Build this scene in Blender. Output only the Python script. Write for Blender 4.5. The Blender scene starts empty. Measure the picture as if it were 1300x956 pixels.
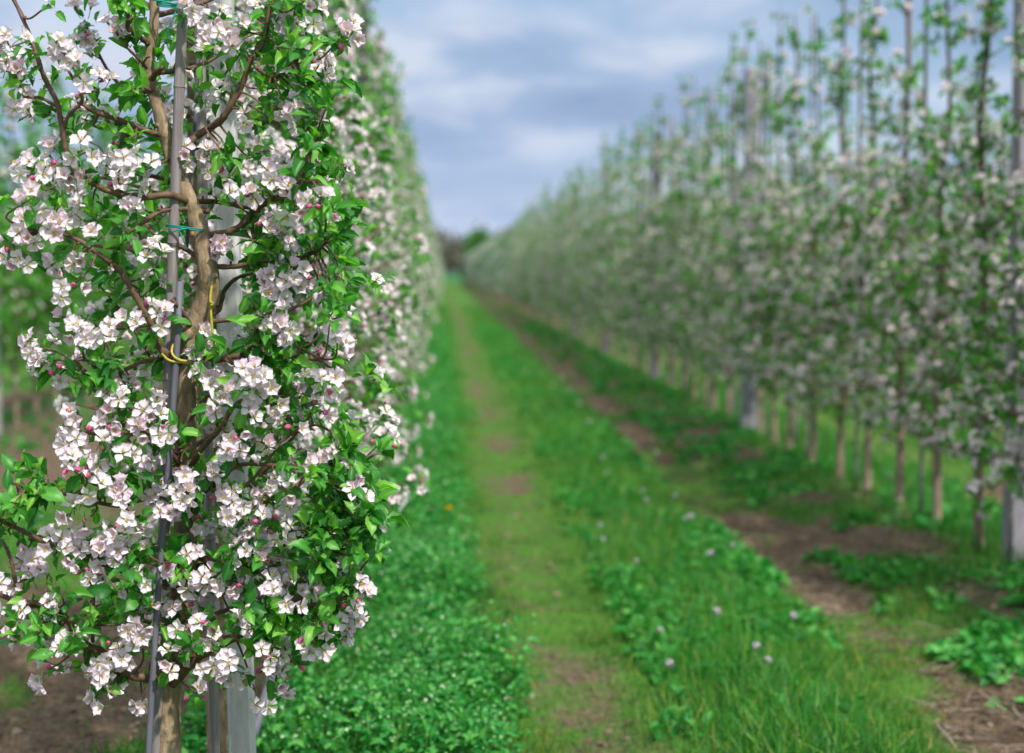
import bpy, math, random
import numpy as np
from mathutils import Matrix, Vector

R = math.radians
C = bpy.context.scene.collection
scene = bpy.context.scene
rng = np.random.default_rng(7)

# ------------------------------------------------------------------ camera
PW, PH, FPX = 1300.0, 956.0, 1805.0
YAW, PITCH = math.atan(85 / FPX), math.atan(88 / FPX)
CAMH = 1.5
cam_d = bpy.data.cameras.new('camera')
cam_d.sensor_width = 36.0
cam_d.lens = 36.0 * FPX / PW
cam_d.shift_y = -45.0 / PW
cam_d.clip_start = 0.05
cam_d.clip_end = 6000
cam_d.dof.use_dof = True
cam_d.dof.focus_distance = 3.0
cam_d.dof.aperture_fstop = 2.0
cam = bpy.data.objects.new('camera', cam_d)
C.objects.link(cam)
cam.location = (0, 0, CAMH)
cam.rotation_euler = (math.pi / 2 - PITCH, 0, -YAW)
scene.camera = cam
CAM_R = np.array(cam.rotation_euler.to_matrix())


def P(x, y, Y):
    """photo pixel + distance down the row -> a real point"""
    d = CAM_R @ np.array([(x - 650.0) / FPX, (433.0 - y) / FPX, -1.0])
    return np.array([0, 0, CAMH]) + d * (Y / d[1])


# ------------------------------------------------------------------ light
SUN_EL, SUN_X, SUN_Y = 50.0, 0.48, -0.88        # sun stands to the right and a little behind the camera
sun_d = bpy.data.lights.new('sun', 'SUN')
sun_d.energy = 3.6
sun_d.angle = R(2.0)
sun_d.color = (1.0, 0.95, 0.87)
sun = bpy.data.objects.new('sun', sun_d)
C.objects.link(sun)
az = math.atan2(SUN_Y, SUN_X)
sv = Vector((math.cos(R(SUN_EL)) * math.cos(az), math.cos(R(SUN_EL)) * math.sin(az), math.sin(R(SUN_EL))))
sun.rotation_euler = (sv).to_track_quat('Z', 'Y').to_euler()

world = bpy.data.worlds.new('World')
scene.world = world
world.use_nodes = True
nt = world.node_tree
nt.nodes.clear()


def N(nt, typ, **kw):
    n = nt.nodes.new(typ)
    for k, v in kw.items():
        if k == 'inp':
            for a, b in v.items():
                n.inputs[a].default_value = b
        else:
            setattr(n, k, v)
    return n


def ramp(nt, stops, interp='LINEAR'):
    n = nt.nodes.new('ShaderNodeValToRGB')
    n.color_ramp.interpolation = interp
    el = n.color_ramp.elements
    while len(el) < len(stops):
        el.new(0.5)
    for e, (p, c) in zip(el, stops):
        e.position = p
        e.color = (c[0], c[1], c[2], 1) if not isinstance(c, (int, float)) else (c, c, c, 1)
    return n


SKY_STRENGTH = 0.10
L = nt.links.new
sky = N(nt, 'ShaderNodeTexSky', sky_type='NISHITA', sun_disc=False, sun_elevation=R(SUN_EL),
        sun_rotation=math.atan2(SUN_X, SUN_Y), air_density=1.0, dust_density=0.8, ozone_density=1.4)
tc = N(nt, 'ShaderNodeTexCoord')
sep = N(nt, 'ShaderNodeSeparateXYZ')
L(tc.outputs['Generated'], sep.inputs[0])
# clouds: project the view direction on a flat cloud deck
zz = N(nt, 'ShaderNodeMath', operation='ADD', inp={1: 0.20})
L(sep.outputs['Z'], zz.inputs[0])
zc = N(nt, 'ShaderNodeMath', operation='MAXIMUM', inp={1: 0.05})
L(zz.outputs[0], zc.inputs[0])
dx = N(nt, 'ShaderNodeMath', operation='DIVIDE')
dy = N(nt, 'ShaderNodeMath', operation='DIVIDE')
L(sep.outputs['X'], dx.inputs[0]); L(zc.outputs[0], dx.inputs[1])
L(sep.outputs['Y'], dy.inputs[0]); L(zc.outputs[0], dy.inputs[1])
cmb = N(nt, 'ShaderNodeCombineXYZ')
L(dx.outputs[0], cmb.inputs[0]); L(dy.outputs[0], cmb.inputs[1])
n1 = N(nt, 'ShaderNodeTexNoise', inp={'Scale': 0.9, 'Detail': 5.0, 'Roughness': 0.5, 'Distortion': 0.3})
n2 = N(nt, 'ShaderNodeTexNoise', inp={'Scale': 1.9, 'Detail': 5.0, 'Roughness': 0.48, 'Distortion': 0.1})
mp = N(nt, 'ShaderNodeMapping')
mp.inputs['Location'].default_value = (4.1, 2.3, 0)
L(cmb.outputs[0], n1.inputs['Vector'])
L(cmb.outputs[0], mp.inputs['Vector']); L(mp.outputs[0], n2.inputs['Vector'])
k = 0.68 / SKY_STRENGTH
cloud_col = ramp(nt, [(0.38, (0.27 * k, 0.385 * k, 0.60 * k)), (0.50, (0.38 * k, 0.50 * k, 0.72 * k)), (0.60, (0.68 * k, 0.73 * k, 0.87 * k))])
L(n2.outputs['Fac'], cloud_col.inputs[0])
cover = ramp(nt, [(0.34, 0.35), (0.56, 1.0)])
L(n1.outputs['Fac'], cover.inputs[0])
blue = N(nt, 'ShaderNodeMix', data_type='RGBA', blend_type='MULTIPLY')
blue.inputs['Factor'].default_value = 1.0
L(sky.outputs[0], blue.inputs['A'])
blue.inputs['B'].default_value = (1.0, 1.0, 1.0, 1)
mx = N(nt, 'ShaderNodeMix', data_type='RGBA')
L(cover.outputs[0], mx.inputs['Factor']); L(blue.outputs['Result'], mx.inputs['A']); L(cloud_col.outputs[0], mx.inputs['B'])
# the pale band low over the horizon
hz = ramp(nt, [(0.0, 0.85), (0.14, 0.0)])
L(sep.outputs['Z'], hz.inputs[0])
mx2 = N(nt, 'ShaderNodeMix', data_type='RGBA')
L(hz.outputs[0], mx2.inputs['Factor']); L(mx.outputs['Result'], mx2.inputs['A'])
mx2.inputs['B'].default_value = (0.47 * k, 0.59 * k, 0.85 * k, 1)
bg = N(nt, 'ShaderNodeBackground', inp={'Strength': SKY_STRENGTH})
# unseen sky above the frame, made brighter and whiter as added fill light
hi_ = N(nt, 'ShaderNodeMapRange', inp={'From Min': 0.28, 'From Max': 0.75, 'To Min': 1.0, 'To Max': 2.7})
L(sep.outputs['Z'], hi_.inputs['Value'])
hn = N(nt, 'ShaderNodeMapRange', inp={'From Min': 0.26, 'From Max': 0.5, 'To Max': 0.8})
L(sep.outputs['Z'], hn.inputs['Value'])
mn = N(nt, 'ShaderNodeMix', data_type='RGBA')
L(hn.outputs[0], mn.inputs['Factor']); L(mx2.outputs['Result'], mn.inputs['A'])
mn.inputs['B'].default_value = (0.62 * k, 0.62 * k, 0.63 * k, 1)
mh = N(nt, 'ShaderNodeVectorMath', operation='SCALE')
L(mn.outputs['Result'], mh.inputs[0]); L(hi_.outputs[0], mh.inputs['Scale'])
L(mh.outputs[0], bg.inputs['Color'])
wo = N(nt, 'ShaderNodeOutputWorld')
L(bg.outputs[0], wo.inputs[0])

scene.view_settings.view_transform = 'Standard'
scene.view_settings.look = 'None'
scene.view_settings.gamma = 1
scene.view_settings.exposure = 0.54
scene.cycles.max_bounces = 8
scene.cycles.transmission_bounces = 4
scene.cycles.use_denoising = True


# ------------------------------------------------------------------ materials
def new_mat(name):
    m = bpy.data.materials.new(name)
    m.use_nodes = True
    m.node_tree.nodes.clear()
    return m, m.node_tree, m.node_tree.links.new


def mul(nt, L, a, b):
    n = N(nt, 'ShaderNodeMix', data_type='RGBA', blend_type='MULTIPLY')
    n.inputs['Factor'].default_value = 1
    L(a, n.inputs['A']); L(b, n.inputs['B'])
    return n.outputs['Result']


def thin_mat(name, stops=None, trans=0.35, rough=0.45, spec=0.4, trans_tint=None, back=None, use_col=True):
    """leaf / petal: colour varies leaf by leaf, some light comes through"""
    m, nt, L = new_mat(name)
    at = N(nt, 'ShaderNodeAttribute', attribute_name='col')
    col = at.outputs['Color']
    if stops:
        g = N(nt, 'ShaderNodeNewGeometry')
        r = ramp(nt, stops)
        L(g.outputs['Random Per Island'], r.inputs[0])
        col = mul(nt, L, r.outputs[0], col) if use_col else r.outputs[0]
    if back:
        g2 = N(nt, 'ShaderNodeNewGeometry')
        bm_ = N(nt, 'ShaderNodeMix', data_type='RGBA', blend_type='MULTIPLY')
        L(g2.outputs['Backfacing'], bm_.inputs['Factor'])
        L(col, bm_.inputs['A']); bm_.inputs['B'].default_value = (*back, 1)
        col = bm_.outputs['Result']
    p = N(nt, 'ShaderNodeBsdfPrincipled', inp={'Roughness': rough, 'Specular IOR Level': spec})
    L(col, p.inputs['Base Color'])
    t = N(nt, 'ShaderNodeBsdfTranslucent')
    if trans_tint:
        tm = N(nt, 'ShaderNodeMix', data_type='RGBA', blend_type='MULTIPLY')
        tm.inputs['Factor'].default_value = 1
        L(col, tm.inputs['A']); tm.inputs['B'].default_value = (*trans_tint, 1)
        L(tm.outputs['Result'], t.inputs['Color'])
    else:
        L(col, t.inputs['Color'])
    ms = N(nt, 'ShaderNodeMixShader', inp={0: trans})
    L(p.outputs[0], ms.inputs[1]); L(t.outputs[0], ms.inputs[2])
    o = N(nt, 'ShaderNodeOutputMaterial')
    L(ms.outputs[0], o.inputs['Surface'])
    return m


def solid_mat(name, stops, scale=(20, 20, 20), detail=5, rough=0.8, bump=0.3, bump_dist=0.004, spec=0.3, stain=None, young=None):
    m, nt, L = new_mat(name)
    t = N(nt, 'ShaderNodeTexCoord')
    mp = N(nt, 'ShaderNodeMapping')
    mp.inputs['Scale'].default_value = scale
    L(t.outputs['Object'], mp.inputs[0])
    n = N(nt, 'ShaderNodeTexNoise', inp={'Scale': 1.0, 'Detail': detail, 'Roughness': 0.65})
    L(mp.outputs[0], n.inputs['Vector'])
    r = ramp(nt, stops)
    L(n.outputs['Fac'], r.inputs[0])
    col = r.outputs[0]
    if stain:
        n3 = N(nt, 'ShaderNodeTexNoise', inp={'Scale': stain[0], 'Detail': 4.0, 'Roughness': 0.7})
        L(t.outputs['Object'], n3.inputs['Vector'])
        r3 = ramp(nt, [(stain[1], 0.0), (stain[1] + 0.12, 1.0)])
        L(n3.outputs['Fac'], r3.inputs[0])
        s = N(nt, 'ShaderNodeMix', data_type='RGBA')
        L(r3.outputs[0], s.inputs['Factor']); L(col, s.inputs['A'])
        s.inputs['B'].default_value = (*stain[2], 1)
        col = s.outputs['Result']
    if young:
        so_ = N(nt, 'ShaderNodeSeparateXYZ'); L(t.outputs['Object'], so_.inputs[0])
        mr = N(nt, 'ShaderNodeMapRange', inp={'From Min': 0.8, 'From Max': 2.0}); L(so_.outputs['Z'], mr.inputs['Value'])
        yw = N(nt, 'ShaderNodeMix', data_type='RGBA'); L(mr.outputs[0], yw.inputs['Factor']); L(col, yw.inputs['A'])
        yw.inputs['B'].default_value = (*young, 1)
        col = yw.outputs['Result']
    p = N(nt, 'ShaderNodeBsdfPrincipled', inp={'Roughness': rough, 'Specular IOR Level': spec})
    L(col, p.inputs['Base Color'])
    b = N(nt, 'ShaderNodeBump', inp={'Strength': bump, 'Distance': bump_dist})
    L(n.outputs['Fac'], b.inputs['Height']); L(b.outputs[0], p.inputs['Normal'])
    o = N(nt, 'ShaderNodeOutputMaterial')
    L(p.outputs[0], o.inputs['Surface'])
    return m


M = {}
M['leaf'] = thin_mat('apple_leaf', [(0.0, (0.014, 0.105, 0.012)), (0.35, (0.034, 0.19, 0.018)), (0.7, (0.065, 0.27, 0.024)), (1.0, (0.15, 0.39, 0.04))],
                     trans=0.42, rough=0.42, spec=0.45, trans_tint=(1.6, 1.7, 0.7), back=(1.35, 1.15, 1.7))
M['petal'] = thin_mat('apple_petal', None, trans=0.30, rough=0.55, spec=0.25, back=(0.99, 0.92, 0.96))
M['bark'] = solid_mat('apple_bark', [(0.30, (0.12, 0.080, 0.050)), (0.5, (0.26, 0.185, 0.115)), (0.72, (0.40, 0.31, 0.21))],
                      scale=(55, 55, 16), rough=0.8, bump=0.9, bump_dist=0.006, stain=(26, 0.54, (0.115, 0.095, 0.050)))
M['twig'] = solid_mat('apple_twig', [(0.3, (0.06, 0.034, 0.022)), (0.6, (0.14, 0.085, 0.052)), (0.8, (0.25, 0.17, 0.11))],
                      scale=(60, 60, 60), rough=0.65, bump=0.4, bump_dist=0.002)
M['trunk_far'] = solid_mat('apple_trunk_bark', [(0.3, (0.12, 0.085, 0.06)), (0.55, (0.26, 0.20, 0.145)), (0.75, (0.42, 0.35, 0.27))],
                           scale=(40, 40, 9), rough=0.85, bump=0.5, young=(0.085, 0.055, 0.042))
M['cane'] = solid_mat('weathered_bamboo', [(0.3, (0.15, 0.13, 0.13)), (0.55, (0.24, 0.21, 0.215)), (0.8, (0.33, 0.30, 0.295))],
                      scale=(130, 130, 5), rough=0.6, bump=0.25, bump_dist=0.0015, stain=(9, 0.62, (0.17, 0.14, 0.12)))
M['node'] = solid_mat('bamboo_joint', [(0.3, (0.12, 0.10, 0.095)), (0.7, (0.30, 0.27, 0.26))], scale=(90, 90, 90), rough=0.7)
M['concrete'] = solid_mat('pale_concrete', [(0.3, (0.36, 0.355, 0.36)), (0.6, (0.50, 0.49, 0.49)), (0.8, (0.60, 0.585, 0.57))],
                          scale=(45, 45, 12), rough=0.85, bump=0.35, stain=(7, 0.62, (0.30, 0.29, 0.25)))
M['concrete_grey'] = solid_mat('grey_concrete', [(0.3, (0.19, 0.18, 0.21)), (0.6, (0.28, 0.265, 0.30)), (0.8, (0.36, 0.34, 0.36))],
                               scale=(40, 40, 10), rough=0.85, bump=0.35, stain=(5, 0.62, (0.17, 0.16, 0.14)))
M['pipe'] = solid_mat('grey_plastic_pipe', [(0.3, (0.08, 0.08, 0.105)), (0.7, (0.15, 0.15, 0.185))], scale=(60, 60, 6), rough=0.6, bump=0.1, spec=0.25, stain=(14, 0.63, (0.15, 0.14, 0.13)))
M['wire'] = solid_mat('galvanised_wire', [(0.3, (0.25, 0.26, 0.28)), (0.7, (0.4, 0.41, 0.43))], scale=(50, 50, 50), rough=0.4, bump=0.1)
M['hose'] = solid_mat('black_hose', [(0.3, (0.018, 0.02, 0.022)), (0.7, (0.045, 0.048, 0.05))], scale=(30, 30, 30), rough=0.5, bump=0.1)
M['green_twine'] = solid_mat('green_twine', [(0.3, (0.005, 0.16, 0.13)), (0.7, (0.015, 0.30, 0.24))], scale=(200, 200, 200), rough=0.6)
M['yellow_tie'] = solid_mat('yellow_tie', [(0.3, (0.30, 0.25, 0.025)), (0.7, (0.48, 0.40, 0.05))], scale=(120, 120, 120), rough=0.4, spec=0.5)
M['grass'] = thin_mat('grass_blade', [(0.0, (0.010, 0.085, 0.012)), (0.4, (0.020, 0.16, 0.018)), (0.75, (0.042, 0.24, 0.026)), (0.93, (0.10, 0.31, 0.04)), (1.0, (0.27, 0.30, 0.10))],
                      trans=0.4, rough=0.5, spec=0.35, trans_tint=(1.3, 1.5, 0.8))
M['weed'] = thin_mat('weed_leaf', [(0.0, (0.010, 0.13, 0.020)), (0.5, (0.028, 0.225, 0.035)), (1.0, (0.10, 0.34, 0.065))],
                     trans=0.38, rough=0.5, spec=0.35, trans_tint=(1.2, 1.5, 0.9))
M['dry'] = thin_mat('dry_litter', [(0.0, (0.07, 0.045, 0.03)), (0.55, (0.16, 0.115, 0.08)), (1.0, (0.36, 0.30, 0.24))], trans=0.1, rough=0.8, spec=0.2)
M['clod'] = thin_mat('soil_clod', [(0.0, (0.06, 0.042, 0.03)), (0.6, (0.14, 0.10, 0.072)), (1.0, (0.26, 0.20, 0.15))], trans=0.02, rough=0.95, spec=0.1)
M['plain'] = thin_mat('small_petals', None, trans=0.3, rough=0.6, spec=0.2)
M['foliage_far'] = thin_mat('far_foliage', None, trans=0.25, rough=0.7, spec=0.2)


# ------------------------------------------------------------------ mesh building
def unit(v):
    v = np.asarray(v, float)
    return v / np.maximum(np.linalg.norm(v, axis=-1, keepdims=True), 1e-9)


class MB:
    def __init__(s):
        s.v = []; s.fi = []; s.fn = []; s.mi = []; s.c = []; s.n = 0; s.sm = []

    def add(s, v, faces_idx, fn, mat=0, col=None, smooth=True):
        v = np.asarray(v, float).reshape(-1, 3)
        fn = np.asarray(fn, int)
        s.v.append(v)
        s.fi.append(np.asarray(faces_idx, int) + s.n)
        s.fn.append(fn)
        s.mi.append(np.full(len(fn), mat, int) if np.isscalar(mat) else np.asarray(mat, int))
        s.sm.append(np.full(len(fn), smooth))
        s.c.append(np.ones((len(v), 3)) if col is None else np.broadcast_to(np.asarray(col, float), (len(v), 3)))
        s.n += len(v)

    def scatter(s, T, mats, pos, scale=None, tint=None, mat_override=None):
        """T: template dict(v, fi, fn, mi, c);  mats (N,3,3), pos (N,3)"""
        N_ = len(pos)
        if N_ == 0:
            return
        tv = T['v']
        if scale is None:
            scale = np.ones(N_)
        V = np.einsum('nij,vj->nvi', mats * np.asarray(scale)[:, None, None], tv) + pos[:, None, :]
        nv = len(tv)
        FI = (T['fi'][None, :] + (np.arange(N_) * nv)[:, None]).ravel()
        c = np.broadcast_to(T['c'][None], (N_, nv, 3))
        if tint is not None:
            c = c * tint[:, None, :]
        s.v.append(V.reshape(-1, 3)); s.fi.append(FI + s.n)
        s.fn.append(np.tile(T['fn'], N_)); s.mi.append(np.tile(T['mi'], N_) if mat_override is None else np.full(N_ * len(T['fn']), mat_override))
        s.sm.append(np.ones(N_ * len(T['fn']), bool))
        s.c.append(c.reshape(-1, 3)); s.n += N_ * nv

    def mesh(s, name, materials):
        me = bpy.data.meshes.new(name)
        if not s.v:
            return me
        v = np.concatenate(s.v).astype(np.float32)
        fi = np.concatenate(s.fi).astype(np.int32)
        fn = np.concatenate(s.fn).astype(np.int32)
        st = np.concatenate([[0], np.cumsum(fn)[:-1]]).astype(np.int32)
        me.vertices.add(len(v)); me.vertices.foreach_set('co', v.ravel())
        me.loops.add(len(fi)); me.loops.foreach_set('vertex_index', fi)
        me.polygons.add(len(fn)); me.polygons.foreach_set('loop_start', st)
        try:
            me.polygons.foreach_set('loop_total', fn)
        except Exception:
            pass
        me.polygons.foreach_set('material_index', np.concatenate(s.mi).astype(np.int32))
        me.polygons.foreach_set('use_smooth', np.concatenate(s.sm))
        for m in materials:
            me.materials.append(m)
        c = np.concatenate(s.c)
        ca = me.color_attributes.new('col', 'FLOAT_COLOR', 'POINT')
        ca.data.foreach_set('color', np.concatenate([c, np.ones((len(c), 1))], 1).astype(np.float32).ravel())
        me.update(calc_edges=True)
        return me

    def build(s, name, materials, parent=None):
        o = bpy.data.objects.new(name, s.mesh(name, materials))
        C.objects.link(o)
        if parent is not None:
            o.parent = parent
        return o


def tag(o, label=None, cat=None, group=None, kind=None):
    if label: o['label'] = label
    if cat: o['category'] = cat
    if group: o['group'] = group
    if kind: o['kind'] = kind
    return o


def thing(name, loc, label, cat, group=None, rz=0):
    o = bpy.data.objects.new(name, None)
    C.objects.link(o)
    o.empty_display_size = 0.1
    o.location = loc
    o.rotation_euler = (0, 0, rz)
    return tag(o, label, cat, group)


def smooth_path(pts, rad, n=6):
    pts = np.asarray(pts, float); rad = np.asarray(rad, float)
    if len(pts) < 3:
        t = np.linspace(0, 1, 4)[:, None]
        return pts[0] * (1 - t) + pts[-1] * t, rad[0] * (1 - t[:, 0]) + rad[-1] * t[:, 0]
    p = np.vstack([2 * pts[0] - pts[1], pts, 2 * pts[-1] - pts[-2]])
    out = []; ro = []
    for i in range(1, len(p) - 2):
        for k in range(n):
            t = k / n
            a, b, c, d = p[i - 1], p[i], p[i + 1], p[i + 2]
            out.append(0.5 * (2 * b + (c - a) * t + (2 * a - 5 * b + 4 * c - d) * t * t + (3 * b - a - 3 * c + d) * t ** 3))
            ro.append(rad[i - 1] * (1 - t) + rad[i] * t)
    out.append(pts[-1]); ro.append(rad[-1])
    return np.array(out), np.array(ro)


def tube(mb, pts, rad, sides=8, mat=0, col=None, cap=True, rough=0.0, rs=None):
    pts = np.asarray(pts, float)
    rad = np.broadcast_to(np.asarray(rad, float), (len(pts),))
    tg = unit(np.gradient(pts, axis=0))
    ref = np.array([1.0, 0, 0]) if abs(tg[0][0]) < 0.8 else np.array([0, 1.0, 0])
    rings = []
    u = unit(ref - tg[0] * ref.dot(tg[0]))
    a = np.arange(sides) / sides * 2 * math.pi
    for i in range(len(pts)):
        u = unit(u - tg[i] * u.dot(tg[i]))
        w = np.cross(tg[i], u)
        r = rad[i] * (1 + (rs.normal(0, rough, sides) if rough and rs is not None else 0))
        rings.append(pts[i] + (np.cos(a) * r)[:, None] * u + (np.sin(a) * r)[:, None] * w)
    V = np.concatenate(rings)
    n = len(pts)
    i, j = np.meshgrid(np.arange(n - 1), np.arange(sides), indexing='ij')
    j2 = (j + 1) % sides
    F = np.stack([i * sides + j, i * sides + j2, (i + 1) * sides + j2, (i + 1) * sides + j], -1).reshape(-1)
    fn = [4] * ((n - 1) * sides)
    if cap:
        F = np.concatenate([F, np.arange(sides)[::-1], (n - 1) * sides + np.arange(sides)])
        fn = fn + [sides, sides]
    mb.add(V, F, fn, mat, col)


def box(mb, c, s, mat=0):
    x, y, z = np.array(s) / 2
    v = np.array([[i * x, j * y, k_ * z] for i in (-1, 1) for j in (-1, 1) for k_ in (-1, 1)]) + np.array(c)
    f = [0, 1, 3, 2, 4, 6, 7, 5, 0, 4, 5, 1, 2, 3, 7, 6, 0, 2, 6, 4, 1, 5, 7, 3]
    mb.add(v, f, [4] * 6, mat, smooth=False)


def grid_faces(nu, nv):
    i, j = np.meshgrid(np.arange(nu - 1), np.arange(nv - 1), indexing='ij')
    a = i * nv + j
    return np.stack([a, a + nv, a + nv + 1, a + 1], -1).reshape(-1), [4] * ((nu - 1) * (nv - 1))


def tmpl(mb):
    return dict(v=np.concatenate(mb.v), fi=np.concatenate(mb.fi), fn=np.concatenate(mb.fn), mi=np.concatenate(mb.mi), c=np.concatenate(mb.c))


def rotx(a):
    c, s = math.cos(a), math.sin(a)
    return np.array([[1, 0, 0], [0, c, -s], [0, s, c]])


def rotz(a):
    c, s = math.cos(a), math.sin(a)
    return np.array([[c, -s, 0], [s, c, 0], [0, 0, 1]])


def frames(zdir, rs, ydir=None):
    """matrices whose Z column is zdir (and Y column near ydir)"""
    z = unit(zdir)
    if ydir is None:
        ydir = rs.normal(size=z.shape)
    y = unit(ydir - z * np.sum(ydir * z, -1, keepdims=True))
    x = np.cross(y, z)
    return np.stack([x, y, z], -1)


# ---- flower, bud and leaf templates (real size, metres). materials: 0 petal
PINK = np.array([0.78, 0.40, 0.56]); WHITE = np.array([0.86, 0.845, 0.86])


def make_flower(hi, tilt, pink, rs):
    mb = MB()
    nt_, ns = (6, 4) if hi else (3, 2)
    for k_ in range(5):
        L_ = 0.0205 * rs.uniform(0.9, 1.1); W = 0.0158 * rs.uniform(0.85, 1.12)
        t = np.linspace(0, 1, nt_ + 1)[:, None] if hi else np.array([0.0, 0.45, 0.85, 1.0])[:, None]
        s_ = np.linspace(-1, 1, ns + 1)[None]
        w = W * np.clip(np.sin(np.pi * np.clip(t, 0, 1) ** 1.15), 0, 1) ** 0.62 * (0.25 + 0.75 * np.clip(t * 2.0, 0, 1))
        w = np.maximum(w, 0.0012)
        x = s_ * w / 2 + 0 * t
        y = L_ * t * (1 - 0.10 * s_ ** 2 * t) + 0.0015
        z = 0.30 * L_ * t ** 2 - 0.16 * L_ * t ** 4 + 0.34 * w * s_ ** 2 + L_ * 0.10 * np.sin(t * 5 + rs.uniform(0, 6)) * rs.uniform(-0.5, 0.8) + rs.normal(0, 0.0006, x.shape)
        v = np.stack([x, y + 0 * s_, z], -1).reshape(-1, 3)
        v = v @ rotx(tilt + rs.normal(0, 0.16)).T
        v = v @ rotz(k_ * 2 * math.pi / 5 + rs.normal(0, 0.10)).T
        e = 0.62 * np.clip(0.22 * np.abs(s_) ** 2 + 0.75 * (t - 0.55) * (t > 0.55) + 0.15 * rs.uniform(0, 1), 0, 1) * pink
        c = WHITE * (1 - e[..., None]) + PINK * e[..., None]
        base = np.clip(1 - t / 0.22, 0, 1) * 0.6 + 0 * s_
        c = c * (1 - base[..., None]) + np.array([0.60, 0.70, 0.30]) * base[..., None]
        fi, fn = grid_faces(nt_ + 1 if hi else 4, ns + 1)
        mb.add(v, fi, fn, 0, c.reshape(-1, 3))
    ns_ = 13 if hi else 4
    for k_ in range(ns_):
        a = rs.uniform(0, 6.28); sp = rs.uniform(0.1, 0.55); h = rs.uniform(0.006, 0.010)
        d = np.array([math.cos(a) * sp, math.sin(a) * sp, 1.0]); tip = d * h
        wv = np.array([-math.sin(a), math.cos(a), 0]) * (0.0004 if hi else 0.0010)
        mb.add([-wv * 0.8, wv * 0.8, tip + wv, tip - wv], [0, 1, 2, 3], [4], 0, (0.62, 0.70, 0.40))
        q = 0.0011 if hi else 0.0016
        mb.add([tip + [q, 0, 0], tip + [-q / 2, q, 0], tip + [-q / 2, -q, 0], tip + [0, 0, q * 1.6]], [0, 1, 3, 1, 2, 3, 2, 0, 3, 0, 2, 1], [3, 3, 3, 3], 0, (0.78, 0.62, 0.10))
    # calyx and stalk
    tube(mb, [[0, 0, 0.0005], [0, 0, -0.004], [0.0005, 0, -0.008]], [0.003, 0.0022, 0.0009], 5 if hi else 3, 0, (0.10, 0.24, 0.06), cap=False)
    tube(mb, [[0.0005, 0, -0.008], [0.002, 0.001, -0.018], [0.001, 0, -0.028]], [0.0008, 0.0007, 0.0008], 4 if hi else 3, 0, (0.12, 0.22, 0.07), cap=False)
    return tmpl(mb)


def make_bud(rs):
    mb = MB()
    nt_, ns = 6, 7
    t = np.linspace(0, 1, nt_)[:, None]; a = np.linspace(0, 2 * math.pi, ns + 1)[None]
    r = 0.0052 * np.sin(np.pi * (0.12 + 0.84 * t)) ** 0.8
    v = np.stack([r * np.cos(a), r * np.sin(a), 0.013 * t + 0 * a], -1).reshape(-1, 3)
    c = np.array([0.62, 0.10, 0.24]) * (0.7 + 0.5 * t[..., None]) + 0.10 * np.cos(a * 2.5)[..., None] + 0 * a[..., None]
    c = np.clip(c + np.array([0.02, 0.03, 0.05]), 0.02, 0.85).reshape(-1, 3)
    fi, fn = grid_faces(nt_, ns + 1)
    mb.add(v, fi, fn, 0, c)
    tube(mb, [[0, 0, 0.002], [0, 0, -0.003]], [0.0045, 0.0018], 5, 0, (0.10, 0.25, 0.06), cap=False)
    tube(mb, [[0, 0, -0.003], [0.001, 0, -0.012], [0.001, 0, -0.022]], [0.0009, 0.0008, 0.0008], 4, 0, (0.12, 0.22, 0.07), cap=False)
    return tmpl(mb)


def make_leaf(hi, rs, width=0.52, curl=0.25, fold=0.22):
    """unit length, grows along +Y, upper side +Z"""
    mb = MB()
    nl, nw = (8, 4) if hi else (3, 2)
    t = np.linspace(0, 1, nl + 1)[:, None]
    s_ = np.linspace(-1, 1, nw + 1)[None]
    w = width * np.sin(np.pi * np.clip(t, 0.0, 1) ** 0.80) ** 0.75
    w = np.maximum(w, 0.012)
    if hi:
        w = w * (1 + 0.07 * np.where(np.arange(nl + 1) % 2 == 0, 1, -1)[:, None] * (np.abs(s_) > 0.9))
    x = s_ * w / 2
    y = t + 0 * s_
    wav = 0.035 * np.sin(t * rs.uniform(7, 11) + rs.uniform(0, 6)) * s_
    z = fold * np.abs(s_) * w - curl * (t - 0.25) ** 2 + wav + 0.2 * curl
    v = np.stack([x, y, z], -1).reshape(-1, 3)
    v = v @ rotx(rs.normal(0, 0.12)).T
    v[:, 1] = v[:, 1] * 0.84 + 0.16
    rib = np.where(np.abs(s_) < 0.1, 1.35, 1.0) + 0 * t
    fi, fn = grid_faces(nl + 1, nw + 1)
    mb.add(v, fi, fn, 0, np.repeat(rib.reshape(-1, 1), 3, 1))
    tube(mb, [[0, 0, 0], v.reshape(nl + 1, nw + 1, 3)[0, nw // 2]], [0.012, 0.012], 3, 0, (1.6, 1.4, 1.2), cap=False)
    return tmpl(mb)


trs = np.random.default_rng(11)
FL_HI = [make_flower(True, t, p, trs) for t, p in ((0.10, 0.25), (0.28, 0.5), (0.18, 0.15), (0.5, 0.8), (0.05, 0.4), (0.85, 1.0), (0.35, 0.3))]
FL_LO = [make_flower(False, t, p, trs) for t, p in ((0.12, 0.3), (0.3, 0.5), (0.6, 0.9))]
BUD = make_bud(trs)
LF_HI = [make_leaf(True, trs, w, c, f) for w, c, f in ((0.44, 0.3, 0.25), (0.54, 0.45, 0.15), (0.40, 0.15, 0.45), (0.48, 0.6, 0.2), (0.46, -0.1, 0.6), (0.34, 0.2, 0.8))]
LF_LO = [make_leaf(False, trs, w, c, f) for w, c, f in ((0.50, 0.3, 0.25), (0.55, 0.5, 0.35), (0.46, 0.1, 0.5))]


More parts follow.
